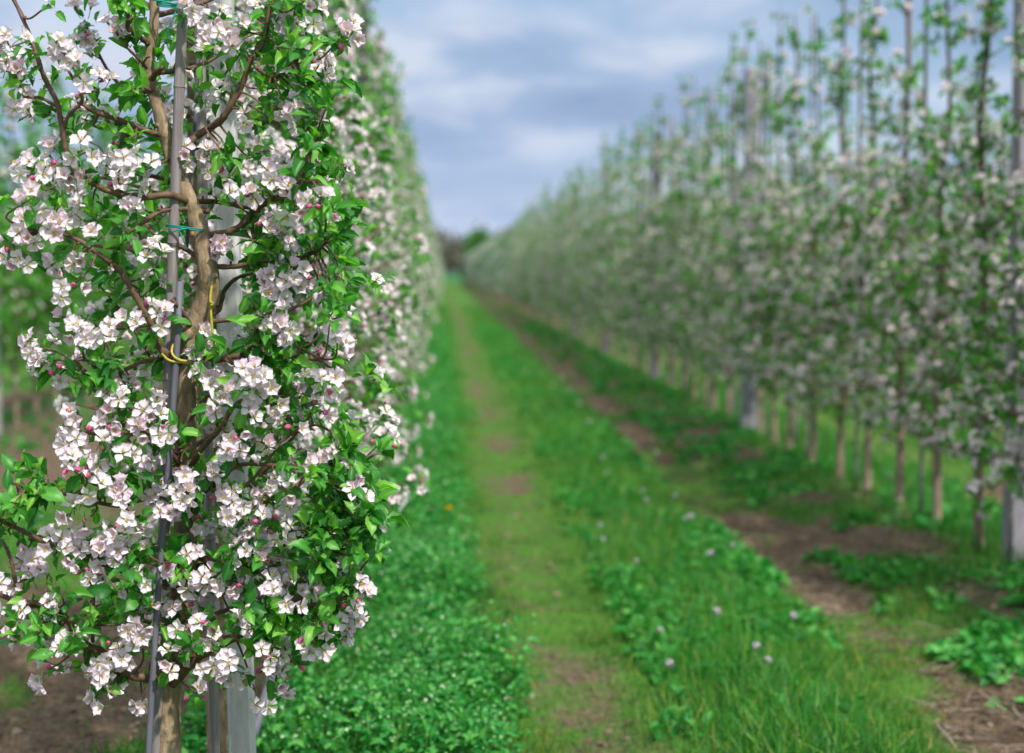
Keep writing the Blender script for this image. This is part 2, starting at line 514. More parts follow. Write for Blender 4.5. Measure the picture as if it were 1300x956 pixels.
def put_flowers(mb, pos, nrm, hi, rs, bud_frac=0.10, scale=1.0):
    n = len(pos)
    if n == 0:
        return
    T = FL_HI if hi else FL_LO
    kind = rs.integers(0, len(T), n)
    isb = rs.random(n) < bud_frac
    fr = frames(nrm, rs)
    sc = rs.uniform(0.86, 1.12, n) * scale
    warm = rs.uniform(0, 1, n)[:, None]
    tint = 1 - warm * np.array([0.0, 0.05, 0.02]) * 1.2
    for i, t in enumerate(T):
        m = (kind == i) & ~isb
        mb.scatter(t, fr[m], pos[m], sc[m], tint[m])
    mb.scatter(BUD, fr[isb], pos[isb] - unit(nrm[isb]) * 0.004, sc[isb] * rs.uniform(0.75, 1.15, isb.sum()))


def put_leaves(mb, pos, d, up, length, hi, rs, T=None, tint=None):
    n = len(pos)
    if n == 0:
        return
    T = T or (LF_HI if hi else LF_LO)
    kind = rs.integers(0, len(T), n)
    fr = frames(up - d * np.sum(up * d, -1, keepdims=True), rs, d)
    for i, t in enumerate(T):
        m = kind == i
        mb.scatter(t, fr[m], pos[m], length[m], None if tint is None else tint[m])


def clusters(mbF, mbL, pos, nrm, rs, hi, nf=(2, 6), nl=(5, 9), size=0.030, leaf=(0.026, 0.052), bud=0.10, fl_scale=1.0):
    """spurs: a rosette of leaves with a head of flowers on top"""
    n = len(pos)
    nrm = unit(nrm)
    if mbF is not None:
        k_ = rs.integers(nf[0], nf[1], n)
        idx = np.repeat(np.arange(n), k_)
        d = unit(nrm[idx] + rs.normal(0, 0.62, (len(idx), 3)))
        r = size * rs.uniform(0.8, 1.25, len(idx))[:, None]
        put_flowers(mbF, pos[idx] + d * r, unit(d + 0.25 * rs.normal(size=d.shape) + [0, 0, 0.12]), hi, rs, bud, fl_scale)
    if mbL is not None:
        k_ = rs.integers(nl[0], nl[1], n)
        idx = np.repeat(np.arange(n), k_)
        d = unit(nrm[idx] * 0.45 + rs.normal(0, 0.75, (len(idx), 3)))
        ln = rs.uniform(leaf[0], leaf[1], len(idx)) * rs.choice([0.7, 1.0, 1.0, 1.15], len(idx))
        up = unit(nrm[idx] * 0.6 + [0.15, -0.1, 0.7] + rs.normal(0, 0.35, (len(idx), 3)))
        put_leaves(mbL, pos[idx] + d * 0.004, d, up, ln, hi, rs)


# ------------------------------------------------------------------ numpy noise and the lie of the ground
_T = np.random.default_rng(3).random((256, 256))


def vnoise(x, y):
    xi = np.floor(x).astype(int); yi = np.floor(y).astype(int)
    fx = x - xi; fy = y - yi
    fx = fx * fx * (3 - 2 * fx); fy = fy * fy * (3 - 2 * fy)
    g = lambda a, b: _T[a % 256, b % 256]
    return (g(xi, yi) * (1 - fx) + g(xi + 1, yi) * fx) * (1 - fy) + (g(xi, yi + 1) * (1 - fx) + g(xi + 1, yi + 1) * fx) * fy


def fbm(x, y, o=4):
    s = 0; a = 0.5; t = 0
    for i in range(o):
        s = s + a * vnoise(x * 2 ** i + 17.3 * i, y * 2 ** i + 9.1 * i); t += a; a *= 0.5
    return s / t


ROW_L, ROW_R, ROW_LL, ROW_RR = -0.58, 2.80, -4.0, 6.2
PERIOD = ROW_R - ROW_L


def g_(x, c, w):
    return np.exp(-((x - c) / w) ** 2)


def alley(x):
    """X measured from the left row of whichever alley x lies in (0..3.38)"""
    return np.mod(x - ROW_L, PERIOD)


def ground_h(x, y):
    x = np.asarray(x, float); y = np.asarray(y, float)
    u = alley(x)
    fade = np.clip((80 - y) / 40, 0, 1)
    tr = g_(u, 1.02, 0.24) * 0.045 + g_(u, 2.40, 0.24) * 0.055
    h = 0.05 * (fbm(x * 0.9, y * 0.9) - 0.5) + 0.035 * (fbm(x * 5, y * 5, 3) - 0.5)
    rip = (fbm(x * 1.6 + 5, y * 5.2, 3) - 0.5) * 0.17 * (g_(u, 1.02, 0.34) + g_(u, 2.40, 0.35))
    berm = 0.04 * (g_(u, 0, 0.4) + g_(u, PERIOD, 0.4))
    return (h - tr + rip + berm) * fade


def green_of(x, y):
    """0 bare soil .. 1 closed turf"""
    u = alley(x)
    n = fbm(x * 1.5, y * 0.8, 4); n3 = fbm(x * 3.2 + 11, y * 1.9 + 4, 4); n2 = fbm(x * 4 + 30, y * 4, 3)
    v = np.ones_like(u)
    left = np.abs(x - (ROW_L + 1.0)) < 0.8
    v = v - g_(u, 1.02, 0.26) * (0.38 + 0.45 * np.clip((n - 0.50) * 4, 0, 1))
    v = v - g_(u, 2.40, 0.19) * (0.25 + 1.1 * np.clip((n3 - 0.38) * 4, 0, 1))
    v = v - g_(u, 2.92, 0.38) * (0.2 + 1.2 * np.clip((n3 - 0.46) * 6, 0, 1))
    v = v - np.exp(-((x + 3.5) / 0.75) ** 2) * 1.1
    v = v - (x < ROW_L) * 0.75 * np.clip((n - 0.40) * 5, 0, 1) * np.where(u > 1.6, 1, 0.3)
    return np.clip(v + (n2 - 0.5) * 0.6, 0, 1)


xs = np.concatenate([-np.geomspace(3000, 9, 22), np.arange(-8, 10.01, 0.055), np.geomspace(11, 3000, 22)])
ys = np.concatenate([np.arange(-60, 0, 6.0), np.arange(0, 3, 0.5), np.arange(3, 16, 0.055), 16 + 0.055 * np.cumsum(1.012 ** np.arange(330))])
ys = np.concatenate([ys, np.geomspace(ys[-1] * 1.04, 4500, 60)])
X, Yg = np.meshgrid(xs, ys, indexing='ij')
Z = ground_h(X, Yg)
Z = Z * ((X > -9) & (X < 11))
mb = MB()
fi, fn = grid_faces(len(xs), len(ys))
gr = green_of(X, Yg)
gc = np.stack([gr, alley(X) / PERIOD, 0 * gr], -1).reshape(-1, 3)
mb.add(np.stack([X, Yg, Z], -1).reshape(-1, 3), fi, fn, 0, gc)


def ground_mat():
    m, nt, L = new_mat('orchard_ground')
    at = N(nt, 'ShaderNodeAttribute', attribute_name='col')
    sp = N(nt, 'ShaderNodeSeparateColor'); L(at.outputs['Color'], sp.inputs[0])
    t = N(nt, 'ShaderNodeTexCoord')
    na = N(nt, 'ShaderNodeTexNoise', inp={'Scale': 9.0, 'Detail': 8.0, 'Roughness': 0.65}); L(t.outputs['Object'], na.inputs['Vector'])
    nb = N(nt, 'ShaderNodeTexNoise', inp={'Scale': 45.0, 'Detail': 6.0, 'Roughness': 0.7}); L(t.outputs['Object'], nb.inputs['Vector'])
    soil = ramp(nt, [(0.30, (0.040, 0.028, 0.019)), (0.5, (0.105, 0.076, 0.050)), (0.68, (0.19, 0.145, 0.10)), (0.8, (0.30, 0.25, 0.19))]); L(nb.outputs['Fac'], soil.inputs[0])
    moss = ramp(nt, [(0.30, (0.022, 0.085, 0.012)), (0.5, (0.050, 0.140, 0.018)), (0.72, (0.105, 0.19, 0.028))]); L(nb.outputs['Fac'], moss.inputs[0])
    f = N(nt, 'ShaderNodeMath', operation='ADD'); L(sp.outputs[0], f.inputs[0])
    f2 = N(nt, 'ShaderNodeMath', operation='MULTIPLY_ADD', inp={1: 1.6, 2: -0.85}); L(na.outputs['Fac'], f2.inputs[0]); L(f2.outputs[0], f.inputs[1])
    fr = ramp(nt, [(0.12, 0.0), (0.68, 1.0)]); L(f.outputs[0], fr.inputs[0])
    mixc = N(nt, 'ShaderNodeMix', data_type='RGBA'); L(fr.outputs[0], mixc.inputs['Factor']); L(soil.outputs[0], mixc.inputs['A']); L(moss.outputs[0], mixc.inputs['B'])
    # the open field past the orchard
    so = N(nt, 'ShaderNodeSeparateXYZ'); L(t.outputs['Object'], so.inputs[0])
    fld = N(nt, 'ShaderNodeMapRange', inp={'From Min': 196.0, 'From Max': 204.0}); L(so.outputs['Y'], fld.inputs['Value'])
    mixf = N(nt, 'ShaderNodeMix', data_type='RGBA'); L(fld.outputs[0], mixf.inputs['Factor']); L(mixc.outputs['Result'], mixf.inputs['A'])
    mixf.inputs['B'].default_value = (0.035, 0.17, 0.045, 1)
    p = N(nt, 'ShaderNodeBsdfPrincipled', inp={'Roughness': 0.92, 'Specular IOR Level': 0.15}); L(mixf.outputs['Result'], p.inputs['Base Color'])
    b = N(nt, 'ShaderNodeBump', inp={'Strength': 0.7, 'Distance': 0.02}); L(nb.outputs['Fac'], b.inputs['Height']); L(b.outputs[0], p.inputs['Normal'])
    o = N(nt, 'ShaderNodeOutputMaterial'); L(p.outputs[0], o.inputs['Surface'])
    return m


g_obj = mb.build('ground', [ground_mat()])
g_obj['kind'] = 'structure'

# ------------------------------------------------------------------ ordinary apple trees


def profile(z):
    return np.interp(z, [0.4, 0.6, 1.0, 1.8, 2.2, 2.6, 3.1, 3.5], [0.33, 0.43, 0.44, 0.37, 0.22, 0.13, 0.09, 0.04])


def gen_branch(rs, start, azim, length, r0, z):
    """a limb as a short curved path, with its side twigs"""
    rise = rs.uniform(0.0, 0.45)
    d = np.array([math.cos(azim), math.sin(azim), rise])
    n = 5
    pts = [np.array(start)]
    dd = d.copy()
    for i in range(n):
        dd = unit(dd + rs.normal(0, 0.20, 3) + [0, 0, 0.06])
        pts.append(pts[-1] + dd * length / n)
    return np.array(pts), np.linspace(r0, 0.0022, n + 1)


def gen_tree(seed, hi, height=3.45, trunk_path=None, zmin=0.42, zlim=None, dens=1.0, separate=False, bloom=0.80):
    rs = np.random.default_rng(seed)
    n = 9
    if trunk_path is None:
        zt = np.linspace(-0.06, height, n)
        pts = np.stack([rs.normal(0, 0.018, n), rs.normal(0, 0.018, n), zt], -1)
        pts[0, :2] = 0; pts[1, :2] *= 0.5
        rad = np.interp(zt, [0, 0.5, 2, height], [0.029, 0.023, 0.014, 0.005])
    else:
        pts, rad = trunk_path
    tp, tr = smooth_path(pts, rad, 5)
    mt = MB()
    if zlim is None or trunk_path is not None or True:
        tube(mt, tp, tr, 12 if hi else 7, 0, rough=0.05, rs=rs)
    # knots and pruning scars along the stem
    for z in rs.uniform(0.15, 2.2, 9):
        i = np.argmin(np.abs(tp[:, 2] - z)); a = rs.uniform(0, 6.28)
        d = np.array([math.cos(a), math.sin(a), 0.3])
        tube(mt, [tp[i], tp[i] + d * tr[i] * 1.15, tp[i] + d * tr[i] * 1.5], [tr[i] * 0.6, tr[i] * 0.5, tr[i] * 0.15], 6)
    brs = []
    z0 = zmin if zlim is None else zlim
    nb_ = int(30 * dens * max(0.0, 2.15 - z0) / 1.65)
    zs = np.sort(np.concatenate([rs.uniform(min(z0, 2.15), 2.15, nb_), rs.uniform(max(z0, 2.15), height - 0.15, int(13 * dens ** 0.4))]))
    cp, cn = [], []
    a0 = rs.uniform(0, 6.28)
    for i, z in enumerate(zs):
        k_ = np.argmin(np.abs(tp[:, 2] - z))
        azim = a0 + i * 2.4 + rs.normal(0, 0.3)
        ln = float(profile(z)) * rs.uniform(0.65, 1.15)
        bp, br = gen_branch(rs, tp[k_], azim, ln, min(tr[k_] * 0.55, 0.0035 + ln * 0.012), z)
        sp, sr = smooth_path(bp, br, 3)
        bm_ = MB()
        tube(bm_, sp, sr, 7 if hi else 4, 0, rough=0.06, rs=rs)
        m = max(1, int(ln / 0.06))
        for t in rs.uniform(0.15, 1.0, m):
            q = sp[int(t * (len(sp) - 1))]
            sd = unit(rs.normal(0, 1, 3) + np.array([0, 0, 0.5]))
            sl = rs.uniform(0.01, 0.11) if rs.random() < 0.65 else rs.uniform(0.08, 0.2) * min(1, ln / 0.3)
            e = q + sd * sl
            if sl > 0.03:
                tube(bm_, [q, (q + e) / 2 + rs.normal(0, sl * 0.08, 3), e], [0.0024, 0.002, 0.0016], 5 if hi else 3)
            cp.append(e); cn.append(sd + 0.7 * unit(e - [tp[k_][0], tp[k_][1], e[2]]) * [1, 1, 0] + [0, 0, 0.2])
        cp.append(sp[-1]); cn.append(sp[-1] - sp[-3])
        brs.append(bm_)
    # spurs sitting right on the leader
    for z in rs.uniform(max(z0, 0.8), height, int(24 * dens)):
        k_ = np.argmin(np.abs(tp[:, 2] - z)); a = rs.uniform(0, 6.28)
        d = np.array([math.cos(a), math.sin(a), 0.5]); e = tp[k_] + d * rs.uniform(0.02, 0.07)
        cp.append(e); cn.append(d)
    cp = np.array(cp); cn = unit(np.array(cn))
    ml, mf = MB(), MB()
    cn = unit(cn + rs.normal(0, 0.15, cn.shape))
    has = rs.random(len(cp)) < bloom * np.interp(cp[:, 2], [0.4, 2.2, 3.2], [1, 0.95, 0.55])
    clusters(mf, ml, cp[has], cn[has], rs, hi, nf=(3, 7), nl=(5, 9), size=0.036, fl_scale=1.08)
    clusters(None, ml, cp[~has], cn[~has], rs, hi, nl=(8, 13), leaf=(0.032, 0.06))
    # extra young shoots of leaves
    ex = rs.random(len(cp)) < 0.5
    clusters(None, ml, cp[ex] + rs.normal(0, 0.035, (ex.sum(), 3)), cn[ex], rs, hi, nl=(3, 7), leaf=(0.03, 0.058))
    return dict(trunk=mt, branches=brs, leaves=ml, flowers=mf)


def join(a, b, mat=None):
    a.v += b.v; a.fi += [f + a.n for f in b.fi]; a.fn += b.fn; a.c += b.c; a.sm += b.sm
    a.mi += b.mi if mat is None else [np.full(len(m_), mat) for m_ in b.mi]
    a.n += b.n


def tree_object(g, loc, label, group, far=False, separate=False):
    root = thing('apple_tree', loc, label, 'apple tree', group)
    bark = M['trunk_far'] if far else M['bark']
    g['trunk'].build('trunk', [bark], root)
    if separate:
        for b in g['branches']:
            b.build('branch', [M['twig']], root)
        g['leaves'].build('foliage', [M['leaf']], root)
        g['flowers'].build('blossom', [M['petal']], root)
    else:
        cr = g['leaves']
        for b in g['branches']:
            join(cr, b, 1)
        c = cr.build('crown', [M['leaf'], M['twig']], root)
        g['flowers'].build('blossom', [M['petal']], c)
    return root


def dup(root, loc, rz, sc, label, group):
    r = root.copy(); C.objects.link(r)
    r.location = loc; r.rotation_euler = (0, 0, rz); r.scale = sc
    r['label'] = label; r['group'] = group
    for ch in root.children:
        c = ch.copy(); C.objects.link(c); c.parent = r
        for gch in ch.children:
            d = gch.copy(); C.objects.link(d); d.parent = c
    return r


GL, GR = 'apple trees of the row on the left of the path', 'apple trees of the row on the right of the path'
GLL, GRR = 'apple trees of the row at the far left', 'apple trees of the second row on the right'


def at(x, y):
    return (x, y, float(ground_h(np.array([x]), np.array([y]))[0]))


# ---- second tree of the left row: stem traced through the gaps of the front tree
def local(pts, base):
    return np.asarray(pts) - np.asarray(base)


b2 = np.array(at(-0.585, 3.62))
p2 = local([[-0.585, 3.62, b2[2] - 0.05], P(276, 940, 3.62), P(274, 830, 3.62), P(283, 740, 3.62), P(270, 600, 3.62), P(252, 440, 3.60), P(249, 340, 3.6),
            P(245, 180, 3.6), P(243, 20, 3.6), P(245, -150, 3.6), P(243, -400, 3.6), P(246, -600, 3.6)], b2)
r2 = np.array([30, 27, 26, 22, 19, 18, 16, 14, 13, 11, 8, 5]) / 1000
t2 = tree_object(gen_tree(21, True, 3.25, (p2, r2), dens=0.8), b2,
                 'blossoming apple tree directly behind the front one, its pale brown stem showing past the cane', GL, separate=True)

left_near = ['third apple tree of the left row, just behind the white concrete post',
             'fourth apple tree of the left row, still fairly sharp, white blossom clusters over green shoots',
             'fifth apple tree of the left row, softly blurred, leafy on the path side',
             'sixth apple tree of the left row, blurred, where the leafy wall starts to narrow',
             'seventh apple tree of the left row, blurred, just beyond the sixth along the grass verge']
SP = 0.66
HI_T = []
for i in range(3):
    y = 3.62 + SP * (i + 1) + (0.14 if i == 0 else 0)
    HI_T.append(tree_object(gen_tree(100 + i, True, 3.4 + 0.1 * i, dens=1.7), at(ROW_L + rng.normal(0, 0.015), y), left_near[i], GL, separate=True))
y = 3.62 + SP * 3
for i in range(3, 5):
    y += SP
    o = dup(HI_T[i - 3], at(ROW_L, y), 2.2 + i, (1, 1, 1), left_near[i], GL)
MID = []
for i in range(7):
    MID.append(gen_tree(200 + i, False, rng.uniform(3.15, 3.8), dens=rng.uniform(1.0, 1.55)))
mid_roots = [None] * len(MID)
state = {'n': 0, 'near': {}}


for i in range(4):
    MID.append(gen_tree(220 + i, False, rng.uniform(3.1, 3.5), dens=2.0, bloom=0.13, zmin=0.62))
mid_roots += [None] * 4


def place(x, y, label, group, leafy=False):
    v = 7 + state['n'] % 4 if leafy else (state['n'] % 7 if rng.random() < 0.7 else rng.integers(0, 7))
    state['n'] += 1
    rz = rng.uniform(0, 6.28); sc = rng.uniform(0.95, 1.07)
    s3 = (rng.uniform(0.92, 1.08), rng.uniform(0.92, 1.08), sc)
    loc = at(x + rng.normal(0, 0.02), y + rng.normal(0, 0.04))
    if mid_roots[v] is None:
        r = tree_object(MID[v], loc, label, group, far=True)
        r.rotation_euler = (0, 0, rz); r.scale = s3
        mid_roots[v] = r
        return r
    return dup(mid_roots[v], loc, rz, s3, label, group)


y_left = y + SP
for y in np.arange(y_left, 55, SP):
    place(ROW_L, y, 'blurred apple tree merging into the long leafy wall of the left row', GL)
right_near = ['apple tree at the right picture edge, just before the thick grey post',
              'apple tree just beyond the thick grey post at the right edge, low twig reaching sideways',
              'apple tree with a dark bare stem, second beyond the thick grey right edge post',
              'apple tree with a pale stem, third beyond the thick grey right edge post',
              'apple tree fourth beyond the thick grey right edge post, tall leader against the sky',
              'apple tree fifth beyond the thick grey right edge post, over broken prunings',
              'apple tree sixth beyond the thick grey right edge post, thin spire above',
              'apple tree seventh beyond the thick grey right edge post, with green weeds at its foot',
              'apple tree eighth beyond the thick grey right edge post, just before the second post']
# the nearest trees of the right row have limbs of their own
rn = [gen_tree(300 + i, True, 3.55 + 0.12 * i, dens=1.2) for i in range(3)]
ry = np.arange(6.62, 6.62 + SP * 8.5, SP)
rr = []
for i, y in enumerate(ry):
    if i < 3:
        rr.append(tree_object(rn[i], at(ROW_R + rng.normal(0, 0.02), y), right_near[i], GR, far=True, separate=True))
    else:
        rr.append(dup(rr[i % 3], at(ROW_R + rng.normal(0, 0.02), y), rng.uniform(0, 6.28), (1, 1, rng.uniform(0.94, 1.04)), right_near[i], GR))
ORD = ['first', 'second', 'third', 'fourth', 'fifth', 'sixth', 'seventh', 'eighth', 'ninth', 'tenth']
POSTS_R = [12.9, 18.8, 24.7, 30.6]
for y, lab in ((5.3, 'apple tree of the right row two stems before the thick grey post'), (5.96, 'apple tree of the right row one stem before the thick grey post')):
    place(ROW_R, y, lab, GR)
cnt = {}
for y in np.arange(ry[-1] + SP, 58, SP):
    k_ = sum(y > p_ for p_ in POSTS_R)
    if 1 <= k_ <= 3:
        cnt[k_] = cnt.get(k_, 0) + 1
        lab = 'blurred apple tree of the right row, %s stem past its %s grey post' % (ORD[cnt[k_] - 1], ORD[k_])
    elif k_ == 0:
        lab = 'blurred apple tree of the right row, last before its second grey post'
    else:
        lab = 'blurred apple tree of the right row beyond its fifth grey post'
    place(ROW_R, y, lab, GR)
for i, y in enumerate(np.arange(11.5, 44, SP)):
    k_ = int((y - 12.75) // SP)
    lab = 'dark green apple tree with a pale bare stem, deep in the far left row'
    if 0 <= k_ < 8:
        lab = 'dark green apple tree across the left alley, %s past the pale edge post' % ORD[k_]
    place(ROW_LL, y, lab, GLL, leafy=True)
for y in np.arange(13.5, 42, SP * 1.05):
    place(ROW_RR, y, 'apple tree glimpsed between the stems of the right row, one alley away', GRR)

# ---- the rest of the orchard, too far to tell apart
mb = MB()
rs = np.random.default_rng(5)
cards = []
rows = [(ROW_L, 55, 200), (ROW_R, 58, 200), (ROW_LL, 44, 200), (ROW_RR, 42, 200), (ROW_LL - PERIOD, 20, 200), (ROW_RR + PERIOD, 22, 200), (ROW_RR + 2 * PERIOD, 30, 200), (ROW_LL - 2 * PERIOD, 30, 200)]
for rx, a, b in rows:
    yy = np.arange(a, b, SP * 1.1)
    for y in yy:
        tube(mb, [[rx, y, 0], [rx + rs.normal(0, 0.02), y, 1.2], [rx, y + 0.03, 3.5]], [0.03, 0.022, 0.006], 4, 2, (1, 1, 1), cap=False)
    n = int(len(yy) * 220)
    y = rs.uniform(a, b, n); z = rs.beta(1.3, 1.9, n) * 3.05 + 0.5
    ang = rs.uniform(0, 6.28, n); rad = profile(z) * np.sqrt(rs.random(n)) * 1.1
    p = np.stack([rx + np.cos(ang) * rad, y + 0 * ang, z], -1)
    isf = rs.random(n) < (0.30 if rx > -3 else 0.10)
    col = np.where(isf[:, None], np.array([0.74, 0.66, 0.70]) * rs.uniform(0.8, 1.1, (n, 1)), np.array([0.035, 0.16, 0.025]) * rs.uniform(0.5, 1.7, (n, 1)))
    cards.append((p, col, rs.uniform(0.05, 0.10, n) * (1 + np.clip(y - 50, 0, 150) / 220)))
blade4 = dict(v=np.array([[-.5, -.5, 0], [.5, -.4, .1], [.45, .5, 0], [-.4, .45, .12.real]]), fi=np.array([0, 1, 2, 3]), fn=np.array([4]), mi=np.array([0]), c=np.ones((4, 3)))
for p, col, s_ in cards:
    mb.scatter(blade4, frames(rs.normal(size=p.shape) + [0.3, -0.4, 0.5], rs), p, s_, col)
o = mb.build('distant_orchard', [M['foliage_far'], M['foliage_far'], M['trunk_far']])
tag(o, 'far rows of blossoming apple trees running together towards the horizon', 'orchard', kind='stuff')

# ------------------------------------------------------------------ the front tree
FY = 3.0
RS = np.random.default_rng(42)
base1 = np.array(at(-0.60, FY + 0.02))
front = thing('apple_tree', base1, 'sharp apple tree in full blossom in front, bent brown trunk tied beside a bamboo cane', 'apple tree', GL)


def lp(a):
    return np.asarray(a) - base1


trunk_px = [(212, 930, 3.02, 17.5), (216, 860, 3.02, 17), (228, 790, 3.02, 16.5), (234, 720, 3.02, 16), (236, 640, 3.02, 14.5), (236, 560, 3.01, 13), (237, 490, 3.0, 12.5),
            (240, 440, 3.0, 13), (252, 405, 3.0, 14), (264, 372, 2.99, 14), (263, 335, 2.98, 13), (255, 300, 2.98, 12), (246, 268, 2.98, 10), (232, 232, 2.99, 8.5), (220, 205, 3.0, 9),
            (211, 172, 3.0, 9.5), (201, 140, 3.0, 7.5), (192, 105, 3.0, 7), (190, 70, 3.0, 6.5), (195, 35, 3.0, 6), (196, 0, 3.0, 6), (193, -60, 3.0, 5.5), (200, -160, 3.01, 5),
            (206, -300, 3.02, 4), (200, -450, 3.0, 3), (205, -640, 3.0, 2)]
pts = [[base1[0], base1[1], base1[2] - 0.06]] + [P(x, y, Y) for x, y, Y, r in trunk_px]
rad = [0.033] + [r / 600.0 for *_, r in trunk_px]
tp, tr = smooth_path(lp(pts), rad, 6)
mt = MB()
tube(mt, tp, tr, 20, 0, rough=0.035, rs=RS)
for (x, y, a, s_) in ((246, 438, 200, 1.1), (238, 735, 230, 1.0), (206, 160, 160, 0.7), (262, 350, 320, 0.6), (236, 520, 340, 0.6), (228, 800, 250, 0.8), (245, 425, 250, 1.3), (196, 96, 0, 0.8), (252, 300, 200, 0.6)):
    q = lp(P(x, y, 2.995)); i = np.argmin(np.linalg.norm(tp - q, axis=1)); r = tr[i]
    d = unit(np.array([math.cos(R(a)) * 0.7, -0.6, 0.2]))
    tube(mt, [tp[i] + d * r * 0.4, tp[i] + d * r * 1.02, tp[i] + d * r * 1.22, tp[i] + d * r * 1.25], np.array([0.6, 0.52, 0.40, 0.12]) * r * s_, 9, 0, rough=0.1, rs=RS)
mt.build('trunk', [M['bark']], front)

